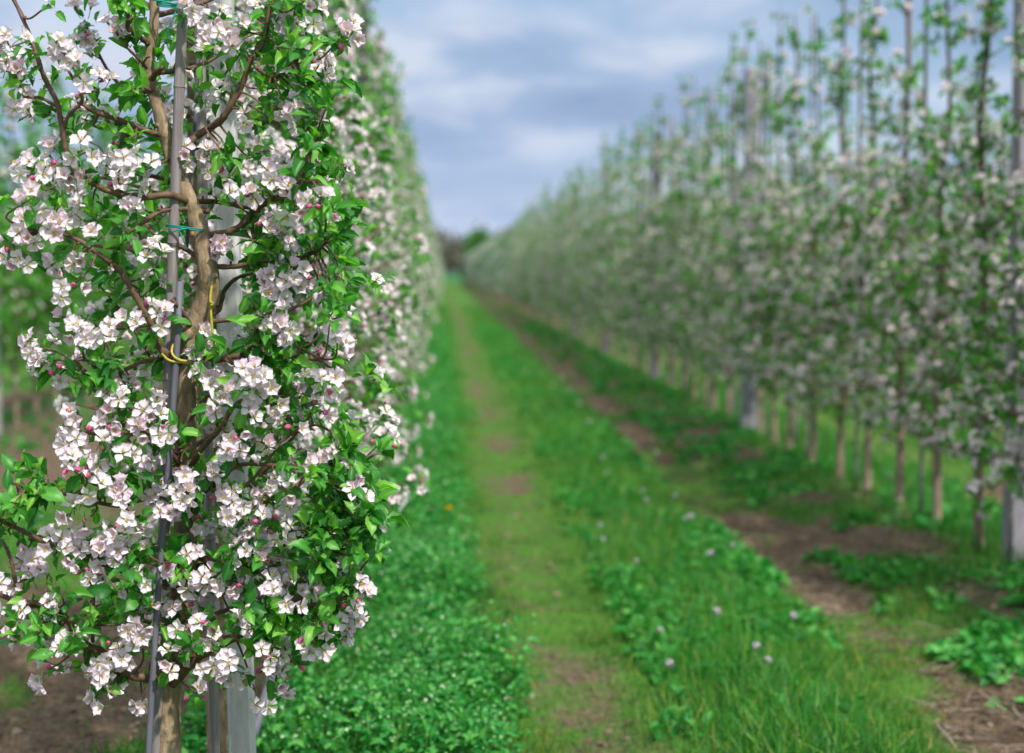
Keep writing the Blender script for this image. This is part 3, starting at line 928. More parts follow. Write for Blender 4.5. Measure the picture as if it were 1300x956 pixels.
# limbs traced by what the photograph shows; each point x, y, distance; then radius in photo pixels from root to tip
BR = [
    ([(211, 172, 3.0), (190, 165, 2.98), (160, 154, 2.96), (122, 141, 2.93), (100, 128, 2.92)], 4.2, 2.6),
    ([(248, 262, 2.99), (222, 246, 2.95), (180, 252, 2.93), (140, 240, 2.91), (103, 224, 2.9), (88, 203, 2.9), (80, 165, 2.9), (72, 130, 2.91), (60, 98, 2.92), (46, 66, 2.92), (28, 22, 2.94), (5, -22, 2.96)], 4.5, 2.4),
    ([(80, 165, 2.9), (88, 150, 2.89), (100, 128, 2.88), (104, 115, 2.87), (90, 95, 2.87), (78, 74, 2.87)], 2.4, 1.5),
    ([(72, 135, 2.91), (50, 122, 2.93), (30, 122, 2.94), (22, 108, 2.96)], 2.2, 1.5),
    ([(262, 300, 2.99), (300, 289, 2.95), (333, 266, 2.93), (360, 246, 2.92), (377, 229, 2.91), (386, 210, 2.91), (398, 192, 2.92)], 5.0, 2.5),
    ([(377, 229, 2.91), (390, 228, 2.9), (402, 226, 2.89)], 2.2, 1.5),
    ([(266, 268, 2.99), (236, 268, 2.97), (200, 271, 2.95), (170, 290, 2.93), (150, 300, 2.92)], 3.6, 2.0),
    ([(265, 338, 2.99), (300, 336, 2.96), (335, 331, 2.94), (375, 330, 2.93), (398, 320, 2.93), (412, 303, 2.92)], 3.6, 1.8),
    ([(322, 333, 2.95), (327, 312, 2.94), (320, 298, 2.94), (317, 285, 2.93)], 2.6, 1.6),
    ([(232, 462, 3.0), (215, 452, 2.95), (203, 440, 2.94), (194, 412, 2.93), (174, 375, 2.92), (150, 345, 2.91), (130, 326, 2.9), (98, 305, 2.9), (60, 292, 2.92), (20, 300, 2.95)], 5.5, 2.2),
    ([(206, 456, 2.97), (185, 460, 2.95), (160, 465, 2.94), (134, 474, 2.93), (110, 462, 2.92), (88, 458, 2.92)], 3.0, 1.8),
    ([(228, 575, 3.0), (196, 553, 2.96), (165, 522, 2.94), (137, 503, 2.93), (122, 489, 2.92), (107, 474, 2.91), (95, 462, 2.9)], 4.2, 2.6),
    ([(228, 590, 3.0), (205, 562, 2.93), (185, 550, 2.91), (158, 548, 2.9), (120, 550, 2.89), (98, 548, 2.89)], 3.4, 1.8),
    ([(222, 840, 3.0), (198, 862, 2.97), (165, 853, 2.95), (132, 832, 2.94), (108, 815, 2.93), (86, 790, 2.92), (62, 770, 2.92), (30, 762, 2.93), (-5, 750, 2.94)], 6.8, 3.0),
    ([(118, 815, 2.93), (119, 790, 2.92), (120, 760, 2.92), (112, 735, 2.91), (120, 715, 2.9)], 2.3, 1.4),
    ([(228, 745, 3.0), (190, 735, 2.96), (150, 720, 2.94), (110, 700, 2.93), (60, 690, 2.93), (20, 670, 2.94), (-10, 655, 2.96)], 5.0, 2.2),
    ([(20, 745, 2.93), (12, 715, 2.92), (0, 690, 2.92)], 3.0, 2.0),
    ([(218, 868, 3.0), (250, 836, 2.97), (290, 812, 2.95), (325, 797, 2.94), (355, 783, 2.93), (378, 762, 2.92), (394, 740, 2.92), (404, 715, 2.92), (416, 690, 2.93), (428, 660, 2.94)], 7.5, 3.0),
    ([(345, 790, 2.94), (368, 782, 2.92), (396, 772, 2.91), (430, 764, 2.9), (452, 750, 2.9)], 4.0, 2.0),
    ([(240, 790, 3.0), (285, 775, 2.97), (320, 764, 2.95), (362, 760, 2.93), (388, 748, 2.92)], 3.0, 2.0),
    ([(250, 172, 3.0), (272, 157, 2.97), (290, 137, 2.95), (308, 110, 2.94), (320, 85, 2.93), (335, 50, 2.93), (346, 5, 2.94), (352, -30, 2.95)], 5.0, 2.6),
    ([(220, 200, 3.0), (236, 186, 2.99), (250, 172, 3.0)], 4.8, 4.6),
    ([(322, 84, 2.93), (340, 95, 2.92), (352, 92, 2.91), (365, 84, 2.9), (380, 74, 2.9), (400, 60, 2.92)], 2.6, 1.6),
    ([(250, 450, 3.0), (280, 458, 2.96), (306, 452, 2.94), (332, 466, 2.93), (365, 466, 2.92), (388, 458, 2.91), (405, 452, 2.91)], 4.5, 2.4),
    ([(335, 464, 2.93), (343, 456, 2.92), (372, 453, 2.91), (384, 440, 2.9)], 3.0, 1.8),
    ([(306, 452, 2.94), (311, 440, 2.93), (325, 432, 2.92), (328, 415, 2.91), (340, 400, 2.9)], 2.5, 1.5),
    ([(238, 600, 3.0), (258, 570, 2.95), (280, 540, 2.92), (298, 515, 2.91), (330, 500, 2.9), (370, 498, 2.9)], 4.2, 2.2),
    ([(240, 640, 3.0), (275, 615, 2.96), (305, 588, 2.93), (345, 590, 2.91), (386, 596, 2.9), (420, 590, 2.89)], 3.4, 1.8),
    ([(300, 625, 2.93), (330, 598, 2.91), (360, 560, 2.92), (400, 540, 2.93), (425, 550, 2.93)], 2.2, 1.4),
    ([(240, 700, 3.0), (290, 720, 3.0), (330, 715, 2.98), (365, 690, 2.96), (400, 655, 2.95), (435, 620, 2.95), (445, 600, 2.95)], 5.0, 2.2),
    ([(246, 728, 2.94), (232, 726, 2.92), (212, 719, 2.91), (192, 709, 2.9)], 1.7, 1.1),
    ([(192, 58, 3.0), (178, 48, 2.97), (166, 40, 2.95), (160, 20, 2.93)], 3.8, 2.4),
    ([(192, 92, 3.0), (180, 80, 2.98), (160, 60, 2.96), (148, 40, 2.95)], 2.2, 1.4),
    ([(193, 100, 2.99), (200, 92, 2.96), (209, 88, 2.95)], 3.5, 2.8),
    ([(199, 118, 3.0), (180, 114, 2.97), (168, 112, 2.95), (155, 110, 2.94)], 2.5, 1.4),
    ([(230, 640, 3.0), (190, 630, 2.95), (150, 640, 2.92), (100, 630, 2.91), (50, 620, 2.92), (12, 610, 2.94)], 3.5, 1.6),
    ([(195, 20, 3.0), (230, 15, 3.06), (275, -5, 3.1), (320, -40, 3.15)], 4.0, 2.0),
    ([(246, 420, 3.0), (238, 405, 2.96), (222, 388, 2.93), (214, 380, 2.92)], 3.6, 2.4),
    ([(252, 400, 3.0), (275, 395, 3.05), (283, 370, 3.05), (300, 355, 3.02), (325, 345, 3.0)], 4.2, 2.0),
    ([(236, 540, 3.0), (262, 505, 2.95), (285, 490, 2.92), (318, 478, 2.9)], 3.0, 1.6),
]
# a few limbs on the far side so the tree is whole from any side
for i in range(13):
    z = 2.3 - i * 0.13
    i0 = np.argmin(np.abs((tp[:, 2] + base1[2]) - z))
    bp, br = gen_branch(RS, tp[i0], (RS.uniform(0.1, 0.7) if i % 2 else RS.uniform(2.2, 3.0)), RS.uniform(0.25, 0.42), 0.006, z)
    BR.append(([tuple(q) for q in bp], 'w', None))

branch_samples = []      # (photo x, photo y, world-local point, branch index)
branch_mbs = []


def proj(p):
    q = CAM_R.T @ (np.asarray(p) + base1 - np.array([0, 0, CAMH]))
    return 650 + FPX * q[0] / -q[2], 433 - FPX * q[1] / -q[2]


extra_c = []
for bi, (pp, ra, rb) in enumerate(BR):
    if ra == 'w':
        w = np.array(pp); rd = np.linspace(0.006, 0.002, len(w))
    else:
        w = lp([P(*q) for q in pp]); rd = np.linspace(ra, rb, len(w)) / 600.0
        w[1:] += RS.normal(0, 0.0035, w[1:].shape)
    s_, r_ = smooth_path(w, rd, 7)
    bm_ = MB()
    r_ = r_ * (1 + 0.10 * np.sin(np.arange(len(r_)) * 1.7 + bi))
    tube(bm_, s_, r_, 10, 0, rough=0.06, rs=RS)
    # little spurs and scars
    for k_ in range(max(2, len(s_) // 5)):
        i = RS.integers(2, len(s_)); d = unit(RS.normal(0, 1, 3)); l_ = RS.uniform(0.006, 0.016)
        tube(bm_, [s_[i - 1], s_[i - 1] + d * l_ * 0.7, s_[i - 1] + d * l_], [r_[i - 1] * 0.55, r_[i - 1] * 0.5, 0.0012], 6)
    branch_mbs.append(bm_)
    for q in s_:
        branch_samples.append((*proj(q), *q, bi))
    if ra == 'w':
        for t in np.linspace(0.3, 1, 6):
            extra_c.append(s_[int(t * (len(s_) - 1))] + RS.normal(0, 0.03, 3))
BS = np.array(branch_samples)
vis = BS[:, 5] < len(BR) - 13

FLP = """62,5 22,82 32,100 75,62 82,66 105,95 125,112 12,95 36,90 12,72 35,135 55,147 115,150 120,163 78,192 75,207 110,193 150,187 165,197 60,235 45,222
55,250 40,252 90,230 106,225 116,240 140,202 147,240 120,265 110,277 170,265 165,212 186,210 160,227 35,290 24,284 30,305 14,320 30,328 65,290 80,325 90,332 102,326 130,300 95,357 85,372
195,330 205,346 190,365 185,310 75,284 50,440 56,462 76,450 86,466 76,476 105,424 115,436 136,440 110,456 131,425 166,411 181,416 200,400 206,406 155,480 162,486 146,506 156,506 100,530
90,546 96,560 125,546 146,546 146,526 195,516 186,526 200,531 180,546 130,571 95,581 100,596 125,591 156,581 186,596 200,576 206,546 105,602 130,621 150,631 165,626 210,601 226,621 236,601
95,646 115,656 160,671 176,666 190,691 30,736 46,716 36,696 10,741 15,771 35,766 46,786 60,731 70,766 80,781 66,691 86,691 106,701 120,721 131,716 55,801 90,806 91,818 136,846 146,856 141,821
166,791 180,781 176,761 190,771 186,736 166,706 156,696 146,671 226,641 240,611 256,651 266,661 280,641 286,626 270,621 290,701 306,681 316,661 326,691 256,761 266,791 260,801 276,801 236,791
250,771 300,791 310,781 320,761 306,751 316,771 330,701 350,721 340,716 386,711 371,751 401,791 430,791 425,781 420,721 451,741 456,751 391,591 406,591 426,586 436,601 416,576 446,631 300,36 311,41
281,51 330,36 346,41 351,31 366,26 371,41 276,116 284,123 381,6 426,46 436,41 441,51 396,86 401,76 376,101 366,106 321,151 341,151 376,151 386,156 361,131 396,151 266,206 276,231 281,236 296,251
266,266 316,251 351,231 356,236 346,216 371,261 376,266 351,301 336,301 346,281 361,296 361,311 356,321 411,256 401,261 386,261 276,316 281,311 331,361 351,381 341,356 371,351 381,366 376,341
321,371 341,346 381,346 391,356 356,421 366,411 371,426 391,451 396,446 401,426 411,436 431,431 426,426 386,431 351,411 336,411 321,471 331,481 311,486 266,481 271,491 261,501 281,501 276,516
301,476 326,471 331,501 371,491 386,491 401,491 411,481 421,486 401,521 346,521 321,531 331,561 301,551 306,571 291,576 361,536 381,541 376,501 396,511 426,556 421,561 241,11 241,31 171,11 155,46
166,51 238,430 262,432 250,425 232,208 262,196 240,196 285,655 245,625 262,600 215,650 205,630 225,690 280,750 292,735 275,725 345,745 360,770 285,830 20,55 5,65 130,700 140,735 225,770 320,620 350,640 340,610 370,620 300,645 335,660 360,680 300,60 318,20 270,35 395,20 410,95 212,690 222,735 232,705 215,715 240,665 218,775 395,800 380,815 345,820 330,835 410,815 425,805 440,775 350,840 300,735 310,700 360,735 375,725 395,760 440,725 435,700 450,690 300,850 270,840 285,860
180,815 160,830 60,815 35,800 20,790 75,835 100,845 120,865 60,850 215,845 250,880 325,880 180,880 140,885 375,845 350,865 230,820 200,655 245,740 255,700 240,770 262,735"""
FLP = np.array([[float(a) for a in s_.split(',')] for s_ in FLP.split()])


def attach(px, py, twig=True, jit=0.05, pull=0.0):
    """where a spur at this spot of the crown sits, and the limb that carries it"""
    d = np.hypot(BS[vis][:, 0] - px, BS[vis][:, 1] - py)
    i = np.argmin(d); q = BS[vis][i]
    Y = q[3] + base1[1] + RS.normal(0, jit) - 0.15 * min(d[i], 60) / 60 * 0.3
    e = lp(P(px, py, Y))
    s_ = q[2:5]; bi = int(q[5])
    if twig and np.linalg.norm(e - s_) > 0.012:
        m = (e + s_) / 2 + RS.normal(0, 0.12 * np.linalg.norm(e - s_), 3)
        a, b = smooth_path([s_, m, e], [0.0026, 0.0021, 0.0016], 4)
        tube(branch_mbs[bi], a, b, 6)
    out = unit((e - s_) + 1e-4)
    ax = tp[np.argmin(np.linalg.norm(tp - e, axis=1))]
    return e, unit(0.5 * out + 0.5 * unit(e - ax + 1e-4) + np.array([0.15, -0.65, 0.30]) + RS.normal(0, 0.2, 3))


# gather neighbouring flower heads into clusters
used = np.zeros(len(FLP), bool); cl = []
for i in range(len(FLP)):
    if used[i]: continue
    d = np.hypot(*(FLP - FLP[i]).T)
    g = np.where((d < 19) & ~used)[0]
    used[g] = True; cl.append(g)
cl.sort(key=lambda g: -len(g))
fol = MB(); rest = MB(); n_rest = 0
for k_, g in enumerate(cl):
    mf = MB()
    e, nrm = attach(*FLP[g].mean(0))
    for j in g:
        off = lp(P(FLP[j][0], FLP[j][1], e[1] + base1[1] + RS.normal(0, 0.012)))
        nf = RS.integers(2, 5)
        dd = unit(nrm[None] + RS.normal(0, 0.55, (nf, 3)))
        put_flowers(mf, off + np.array([0.0, -0.012, 0.0]) + dd * 0.024 * RS.uniform(0.7, 1.3, (nf, 1)) + RS.normal(0, 0.006, (nf, 3)), unit(dd + [0.1, -0.25, 0.1] + RS.normal(0, 0.3, dd.shape)), True, RS, 0.12, 1.04)
        clusters(None, fol, (off - nrm * 0.028)[None], nrm[None], RS, True, nl=(2, 5), leaf=(0.028, 0.052))
        stp = [e - nrm * 0.012, (e + off) / 2 - nrm * 0.02, off - nrm * 0.010]
        tube(mf, stp, [0.0012, 0.001, 0.001], 4, 0, (0.12, 0.22, 0.07))
    if k_ < 98:
        mf.build('blossom_cluster', [M['petal']], front)
    else:
        join(rest, mf)

# leafy spurs along all the limbs, thicker on the path side
m = vis
idx = RS.choice(np.where(m)[0], 270)
for i in idx:
    x, y = BS[i][0] + RS.normal(0, 13), BS[i][1] + RS.normal(0, 13)
    if x < 240 and RS.random() < 0.35: continue
    if 195 < x < 275 and (y < 190 or 230 < y < 440 or 650 < y): continue
    if np.min(np.hypot(*(FLP - [x, y]).T)) < 11: continue
    if 258 < x < 312 and 90 < y < 445: continue
    if (98 < x < 182 and -20 < y < 135) or (x < 90 and 335 < y < 432) or (x < 92 and 470 < y < 600): continue
    e, nrm = attach(x, y, jit=0.06)
    e = e + [0, 0.05, 0]
    clusters(None, fol, e[None], nrm[None], RS, True, nl=(4, 9), leaf=(0.026, 0.056))
LEAFZ = [(455, 650, 28, 34, 40), (430, 700, 34, 36, 34), (440, 580, 24, 25, 18), (400, 640, 30, 30, 20), (165, 12, 18, 18, 12), (30, 640, 35, 14, 12), (40, 620, 30, 14, 10), (205, 130, 14, 20, 4), (180, 110, 14, 14, 6), (330, 20, 40, 20, 12),
         (300, 720, 40, 40, 14), (380, 790, 45, 22, 22), (60, 800, 45, 30, 16), (330, 760, 40, 30, 12), (225, 720, 20, 50, 8), (385, 200, 22, 30, 10), (400, 120, 25, 40, 14), (425, 290, 18, 35, 12), (430, 380, 20, 40, 12), (150, 610, 50, 25, 10), (160, 740, 30, 30, 10), (125, 480, 20, 14, 8), (130, 60, 4, 4, 1), (245, 830, 20, 14, 3), (340, 430, 40, 40, 14), (310, 300, 30, 30, 10), (300, 205, 20, 12, 6)]
for cx, cy, sx, sy, n in LEAFZ:
    for _ in range(int(n * 0.8)):
        x, y = cx + RS.normal(0, sx * 0.7), cy + RS.normal(0, sy * 0.7)
        if 195 < x < 308 and (y < 190 or 230 < y < 440): continue
        e, nrm = attach(x, y, jit=0.07)
        clusters(None, fol, e[None], nrm[None], RS, True, nl=(4, 9), leaf=(0.026, 0.056))
extra_c = np.array(extra_c)
ecn = unit(extra_c - [tp[0][0], tp[0][1] - 0.1, 1.2] + RS.normal(0, 0.3, extra_c.shape))
clusters(rest, fol, extra_c, ecn, RS, True, nf=(2, 5), nl=(4, 8))
# the top of the tree, above the picture
gt = gen_tree(77, True, 3.3, (tp[::3] + 0, tr[::3]), zlim=2.35, dens=0.9)
join(fol, gt['leaves']); join(rest, gt['flowers'])
for b in branch_mbs + gt['branches']:
    b.build('branch', [M['twig']], front)
fol.build('foliage', [M['leaf']], front)
o = rest.build('blossom_spray', [M['petal']], front)
o['kind'] = 'stuff'


# ------------------------------------------------------------------ canes, posts, ties, wires
def cane_mb(a, b, r, rs, joint=0.29, sides=14):
    """bamboo: a slightly crooked culm with a swollen ring at every joint"""
    a = np.asarray(a, float); b = np.asarray(b, float)
    L_ = np.linalg.norm(b - a); culm = MB(); rings = MB()
    zs = [0.0]; rr_ = [r * 1.06]
    k_ = 1; z = joint * rs.uniform(0.4, 0.9); js = []
    while z < L_:
        js.append(z); z += joint * rs.uniform(0.85, 1.15)
    ts = [0.0]
    for z in js:
        ts += [z - 0.03, z - 0.006, z - 0.001, z + 0.003, z + 0.03]
    ts.append(L_)
    ts = np.array(sorted(t for t in ts if 0 <= t <= L_))
    rad = np.array([r * (1.0 - 0.12 * t / L_) for t in ts])
    for z in js:
        rad += 0.10 * r * np.exp(-((ts - z) / 0.006) ** 2)
    d = unit(b - a); off = np.stack([0.004 * np.sin(ts * 1.9 + 1), 0.004 * np.cos(ts * 2.3), 0 * ts], -1)
    tube(culm, a + d * ts[:, None] + off, rad, sides)
    for z in js:
        o_ = np.array([0.004 * math.sin(z * 1.9 + 1), 0.004 * math.cos(z * 2.3), 0])
        zz_ = np.array([-0.0035, -0.002, 0.0, 0.0015])
        tube(rings, a + o_ + d * (z + zz_)[:, None], np.array([1.05, 1.17, 1.15, 1.02]) * r * (1 - 0.12 * z / L_), sides)
    return culm, rings


def cane(a, b, r, label, group, seed, sides=14):
    base = np.asarray(a, float)
    root = thing('bamboo_cane', base, label, 'cane', group)
    c, rg = cane_mb(np.zeros(3), np.asarray(b) - base, r, np.random.default_rng(seed), sides=sides)
    join(c, rg, 1); c.build('culm', [M['cane'], M['node']], root)
    return root


GC = 'bamboo canes staking the apple trees'


def line_through(p, q, z0, z1):
    p = np.asarray(p); q = np.asarray(q)
    f = lambda z: p + (q - p) * ((z - p[2]) / (q[2] - p[2]))
    return f(z0), f(z1)


a, b = line_through(P(234, 20, 2.955), P(210, 620, 2.985), -0.1, 2.9)
cane(a, b, 0.0118, 'grey bamboo cane tied with green twine to the front apple tree', GC, 1, 20)
a, b = line_through(P(256, 0, 3.22), P(262, 400, 3.22), -0.1, 3.0)
cane(a, b, 0.0122, 'grey bamboo cane with clear joints, just right of the front trunk and behind it', GC, 2, 20)
a, b = line_through(P(310, 200, 4.35), P(314, 700, 4.35), -0.1, 2.9)
proto = cane(a, b, 0.0115, 'bamboo cane behind the white concrete post, half hidden by blossom', GC, 3)
k3 = cane((0, 0, -0.1), (0.02, 0.01, 3.35), 0.0115, 'thin cane beside a blurred apple tree of the left row', GC, 5, 8)
first = True
for i, y in enumerate(list(np.arange(5.0, 14, SP)) + list(-np.arange(6.7, 20, SP))):
    row = ROW_L if y > 0 else ROW_R
    loc = at(row + (0.05 if i % 2 else -0.04), abs(y) + 0.06)
    lab = 'thin cane lost among the blurred foliage of the left row' if y > 0 else 'thin cane of the right row, %s beyond the thick grey post' % (ORD + ['eleventh', 'twelfth', 'thirteenth', 'fourteenth', 'fifteenth', 'sixteenth', 'seventeenth', 'eighteenth', 'nineteenth', 'twentieth', 'twenty-first', 'twenty-second'])[max(0, min(21, int(round((-y - 6.7) / SP))))]
    if first:
        k3.location = loc; k3['label'] = lab; first = False
    else:
        dup(k3, loc, rng.uniform(0, 6), (1, 1, rng.uniform(0.93, 1.06)), lab, GC)

# slim rods standing with the front tree
def rod(name, p, q, z0, z1, r, mat, label, cat, part, sides=12):
    a, b = line_through(p, q, z0, z1)
    mb = MB(); n = 14; t = np.linspace(0, 1, n)[:, None]
    pts = (b - a) * t; pts[:, 0] += 0.003 * np.sin(t[:, 0] * 9)
    tube(mb, pts, r, sides)
    o = mb.build(name, [M[mat]]); o.location = a
    return tag(o, label, cat)


rod('support_rod', P(222, 455, 2.93), P(196, 850, 2.915), -0.05, 1.48, 0.0066, 'pipe', 'slim blue grey rod leaning in front of the trunk, lower left of the front tree', 'rod', None)
rod('steel_rod', P(254, 10, 3.12), P(245, 170, 3.12), 1.55, 3.0, 0.0042, 'pipe', 'very thin pale rod between the two bamboo canes at the top', 'rod', None)
rod('plastic_pipe', P(378, 760, 3.9), P(346, 858, 3.75), 0.0, 0.95, 0.012, 'pipe', 'blue grey pipe slanting out of the grass below the front tree', 'pipe', None)


def post(loc, lean, w, h, mat, label, seed):
    """precast post: tapered square with chamfered edges and a slot of holes for the wires"""
    root = thing('concrete_post', loc, label, 'post', 'concrete posts along the orchard rows')
    mb = MB(); rs_ = np.random.default_rng(seed)
    n = 12; zs = np.linspace(-0.15, h, n); rings = []
    for z in zs:
        s_ = w / 2 * (1 - 0.10 * z / h); c_ = s_ * 0.28
        q = np.array([[s_, -s_ + c_], [s_, s_ - c_], [s_ - c_, s_], [-s_ + c_, s_], [-s_, s_ - c_], [-s_, -s_ + c_], [-s_ + c_, -s_], [s_ - c_, -s_]]) + rs_.normal(0, 0.0008, (8, 2))
        rings.append(np.column_stack([q[:, 0] + lean[0] * z, q[:, 1] + lean[1] * z, np.full(8, z)]))
    V = np.concatenate(rings); i, j = np.meshgrid(np.arange(n - 1), np.arange(8), indexing='ij'); j2 = (j + 1) % 8
    F = np.stack([i * 8 + j, i * 8 + j2, (i + 1) * 8 + j2, (i + 1) * 8 + j], -1).reshape(-1)
    F = np.concatenate([F, (n - 1) * 8 + np.arange(8)])
    mb.add(V, F, [4] * ((n - 1) * 8) + [8], smooth=False)
    mb.build('shaft', [M[mat]], root)
    for z in (0.55, 1.25, 2.0, 2.8):
        wb = MB(); s_ = w / 2 * (1 - 0.10 * z / h) + 0.004
        q = np.array([[s_, -s_], [s_, s_], [-s_, s_], [-s_, -s_], [s_, -s_]])
        tube(wb, np.column_stack([q[:, 0] + lean[0] * z, q[:, 1] + lean[1] * z, np.full(5, z) + [0, .004, 0, -.004, 0]]), 0.0018, 5)
        wb.build('wire_clip', [M['wire']], root)
    return root


pa = P(280, 0, 3.42); pb = P(305, 860, 3.42)
lean = (pa - pb)[:2] / (pa - pb)[2]
zb = at(-0.57, 3.42)[2]
post((pb[0] - lean[0] * pb[2], 3.42, zb), lean, 0.060, 3.2, 'concrete', 'whitish concrete post standing close behind the front apple tree', 1)
pr = P(1293, 300, 6.98)
pp_ = post((pr[0] + 0.015, 6.98, at(ROW_R, 6.98)[2]), (0.003, 0), 0.115, 3.35, 'concrete_grey', 'thick grey post at the right edge of the near right row', 2)
p2_ = post(at(ROW_R - 0.02, 12.9), (0.004, 0), 0.135, 3.3, 'concrete_grey', 'grey post in the right row with a pale bare stem beside it, midway along', 3)
p3_ = post(at(ROW_LL, 12.75), (0.0, 0), 0.12, 3.2, 'concrete', 'pale post at the left picture edge among the far left stems', 4)
for y in (18.8, 24.7, 30.6, 36.5, 42.4):
    dup(p2_, at(ROW_R, y), 0, (1, 1, 1), 'grey post far down the right row, blurred among the trees', 'concrete posts along the orchard rows')
for y in (9.7, 15.6, 21.5):
    dup(p2_, at(ROW_L - 0.02, y), 0, (0.75, 0.75, 0.95), 'post swallowed by the foliage of the left row', 'concrete posts along the orchard rows')
for y in (18.7, 24.6):
    dup(p3_, at(ROW_LL, y), 0, (1, 1, 1), 'pale post further down the row beyond the left alley', 'concrete posts along the orchard rows')

for rx, y0, nm in ((ROW_L, 3.8, 'left row'), (ROW_R, 5.0, 'right row'), (ROW_LL, 11.0, 'row beyond the left alley'), (ROW_RR, 13.0, 'second row on the right')):
    ysq = np.arange(y0, 60, 0.9)
    for z, r, mat, name, lab, cat in ((0.50, 0.009, 'hose', 'drip_hose', 'dark watering hose strung low along the stems of the ' + nm, 'hose'),
                                      (1.25, 0.0016, 'wire', 'trellis_wire', 'thin middle wire running through the ' + nm, 'wire'),
                                      (2.80, 0.0018, 'wire', 'trellis_wire', 'thin top wire running through the ' + nm, 'wire')):
        if nm not in ('left row', 'right row') and name != 'drip_hose': continue
        mb = MB(); ph = rng.uniform(0, 6)
        sag = 0.02 * np.sin(ysq * 2.1 + ph) if name == 'drip_hose' else 0.004 * np.sin(ysq + ph)
        tube(mb, np.column_stack([0.06 + 0.012 * np.sin(ysq * 1.3), ysq - y0, z + sag]), r, 6)
        o = mb.build(name, [M[mat]]); o.location = (rx, y0, 0)
        tag(o, lab, cat)


def loop_tie(name, centre, rx_, ry_, tilt, r, mat, label, tails=(), turns=2.0, cat='tie'):
    """twine wound round stem and cane, with loose ends"""
    mb = MB()
    a = np.linspace(0, turns * 2 * math.pi, int(22 * turns))
    p = np.column_stack([np.cos(a) * rx_, np.sin(a) * ry_, a / 6.28 * r * 2.1 + np.cos(a) * rx_ * tilt])
    tube(mb, p, r, 6)
    # knot
    for s_ in (0, 1.2, 2.4):
        tube(mb, [[-0.004, -ry_, 0.0], [0, -ry_ - r * 2.2, r * math.sin(s_) * 1.5], [0.004, -ry_ - r, 0.002]], r * 1.1, 6)
    for t in tails:
        q, _ = smooth_path(np.array(t) - np.asarray(centre), np.ones(len(t)), 5)
        tube(mb, q, r, 6)
    o = mb.build(name, [M[mat]]); o.location = centre
    return tag(o, label, cat)


YC = 2.94
c1 = P(222, 5, 2.975)
loop_tie('twine_tie', c1, 0.036, 0.034, 0.10, 0.0016, 'green_twine', 'green twine knotted round cane and trunk at the top, ends hanging down', tails=(
    [P(226, 5, YC), P(222, 18, YC - 0.01), P(214, 36, YC - 0.01), P(211, 56, YC)],
    [P(230, 4, YC), P(235, 12, YC - 0.01), P(233, 24, YC - 0.01), P(231, 35, YC)],
    [P(194, 0, YC + 0.02), P(208, 2, YC), P(226, 6, YC), P(234, 8, YC), P(243, 6, YC + 0.01)],
    [P(228, 6, YC), P(232, -4, YC - 0.01), P(238, -2, YC)]), turns=2.5)
c2 = P(236, 292, 2.975)
loop_tie('twine_tie', c2, 0.040, 0.036, -0.15, 0.0015, 'green_twine', 'green twine binding the cane to the bend of the trunk halfway up', tails=(
    [P(228, 293, YC), P(232, 303, YC - 0.01), P(238, 318, YC)],
    [P(216, 296, YC), P(226, 292, YC - 0.008), P(240, 290, YC)]), turns=2.2)
yt = MB()
cy = P(232, 462, 2.95)
for path in ([P(206, 450, 2.93), P(216, 458, 2.92), P(232, 460, 2.93), P(246, 462, 2.94), P(256, 466, 2.97)],
             [P(226, 432, 2.95), P(219, 440, 2.93), P(219, 450, 2.92), P(228, 457, 2.92), P(243, 459, 2.93)],
             [P(226, 432, 2.95), P(231, 428, 2.98), P(240, 422, 3.03)],
             [P(256, 466, 2.97), P(250, 460, 3.03), P(230, 452, 3.04), P(208, 446, 2.99), P(206, 450, 2.93)],
             [P(243, 462, 2.935), P(252, 472, 2.93), P(262, 482, 2.93)]):
    q, _ = smooth_path(np.array(path) - cy, np.ones(len(path)), 6)
    tube(yt, q, 0.0027, 8)
o = yt.build('rubber_tie', [M['yellow_tie']]); o.location = cy
tag(o, 'yellow rubber tie looped round trunk, cane and side branch', 'tie')
yt = MB(); cy = P(268, 400, 2.96)
for path in ([P(271, 348, 2.97), P(269, 362, 2.965), P(267, 380, 2.96), P(268, 400, 2.955), P(270, 425, 2.955), P(273, 444, 2.96), P(276, 450, 2.97)],
             [P(271, 348, 2.97), P(276, 350, 2.99), P(276, 362, 3.0), P(272, 372, 3.0)]):
    q, _ = smooth_path(np.array(path) - cy, np.ones(len(path)), 6)
    tube(yt, q, 0.0028, 8)
for s_ in (-1, 1):
    q = np.array([P(266, 383, 2.955), P(268, 386 + s_ * 2, 2.945), P(271, 385, 2.955)]) - cy
    tube(yt, q, 0.0032, 7)
o = yt.build('rubber_tie', [M['yellow_tie']]); o.location = cy
tag(o, 'knotted yellow tie hanging in a long strip right of the trunk', 'tie')

# ------------------------------------------------------------------ ground cover
rs = np.random.default_rng(8)
bl = MB()
bl.add(np.array([[-.035, 0, 0], [.035, 0, 0], [.03, .10, .5], [-.028, .10, .5], [0, .38, 1.0]]), [0, 1, 2, 3, 3, 2, 4], [4, 3], 0)
BLADE = tmpl(bl)
bl2 = MB()
bl2.add(np.array([[-.03, 0, 0], [.03, 0, 0], [.03, .22, .42], [-.03, .22, .42], [0, .75, .62]]), [0, 1, 2, 3, 3, 2, 4], [4, 3], 0)
BLADE2 = tmpl(bl2)


def sample_ground(n, x0, x1, y0, y1, pw=1.6):
    u = rs.random(n)
    e = 1 - pw
    y = (y0 ** e + u * (y1 ** e - y0 ** e)) ** (1 / e)
    x = rs.uniform(x0, x1, n)
    px = 565 + x / y * FPX
    k_ = (px > -120) & (px < 1420)
    return x[k_], y[k_]


def upright(n, lean=0.3):
    z = unit(rs.normal(0, lean, (n, 3)) * [1, 1, 0] + [0, 0, 1])
    return frames(z, rs)


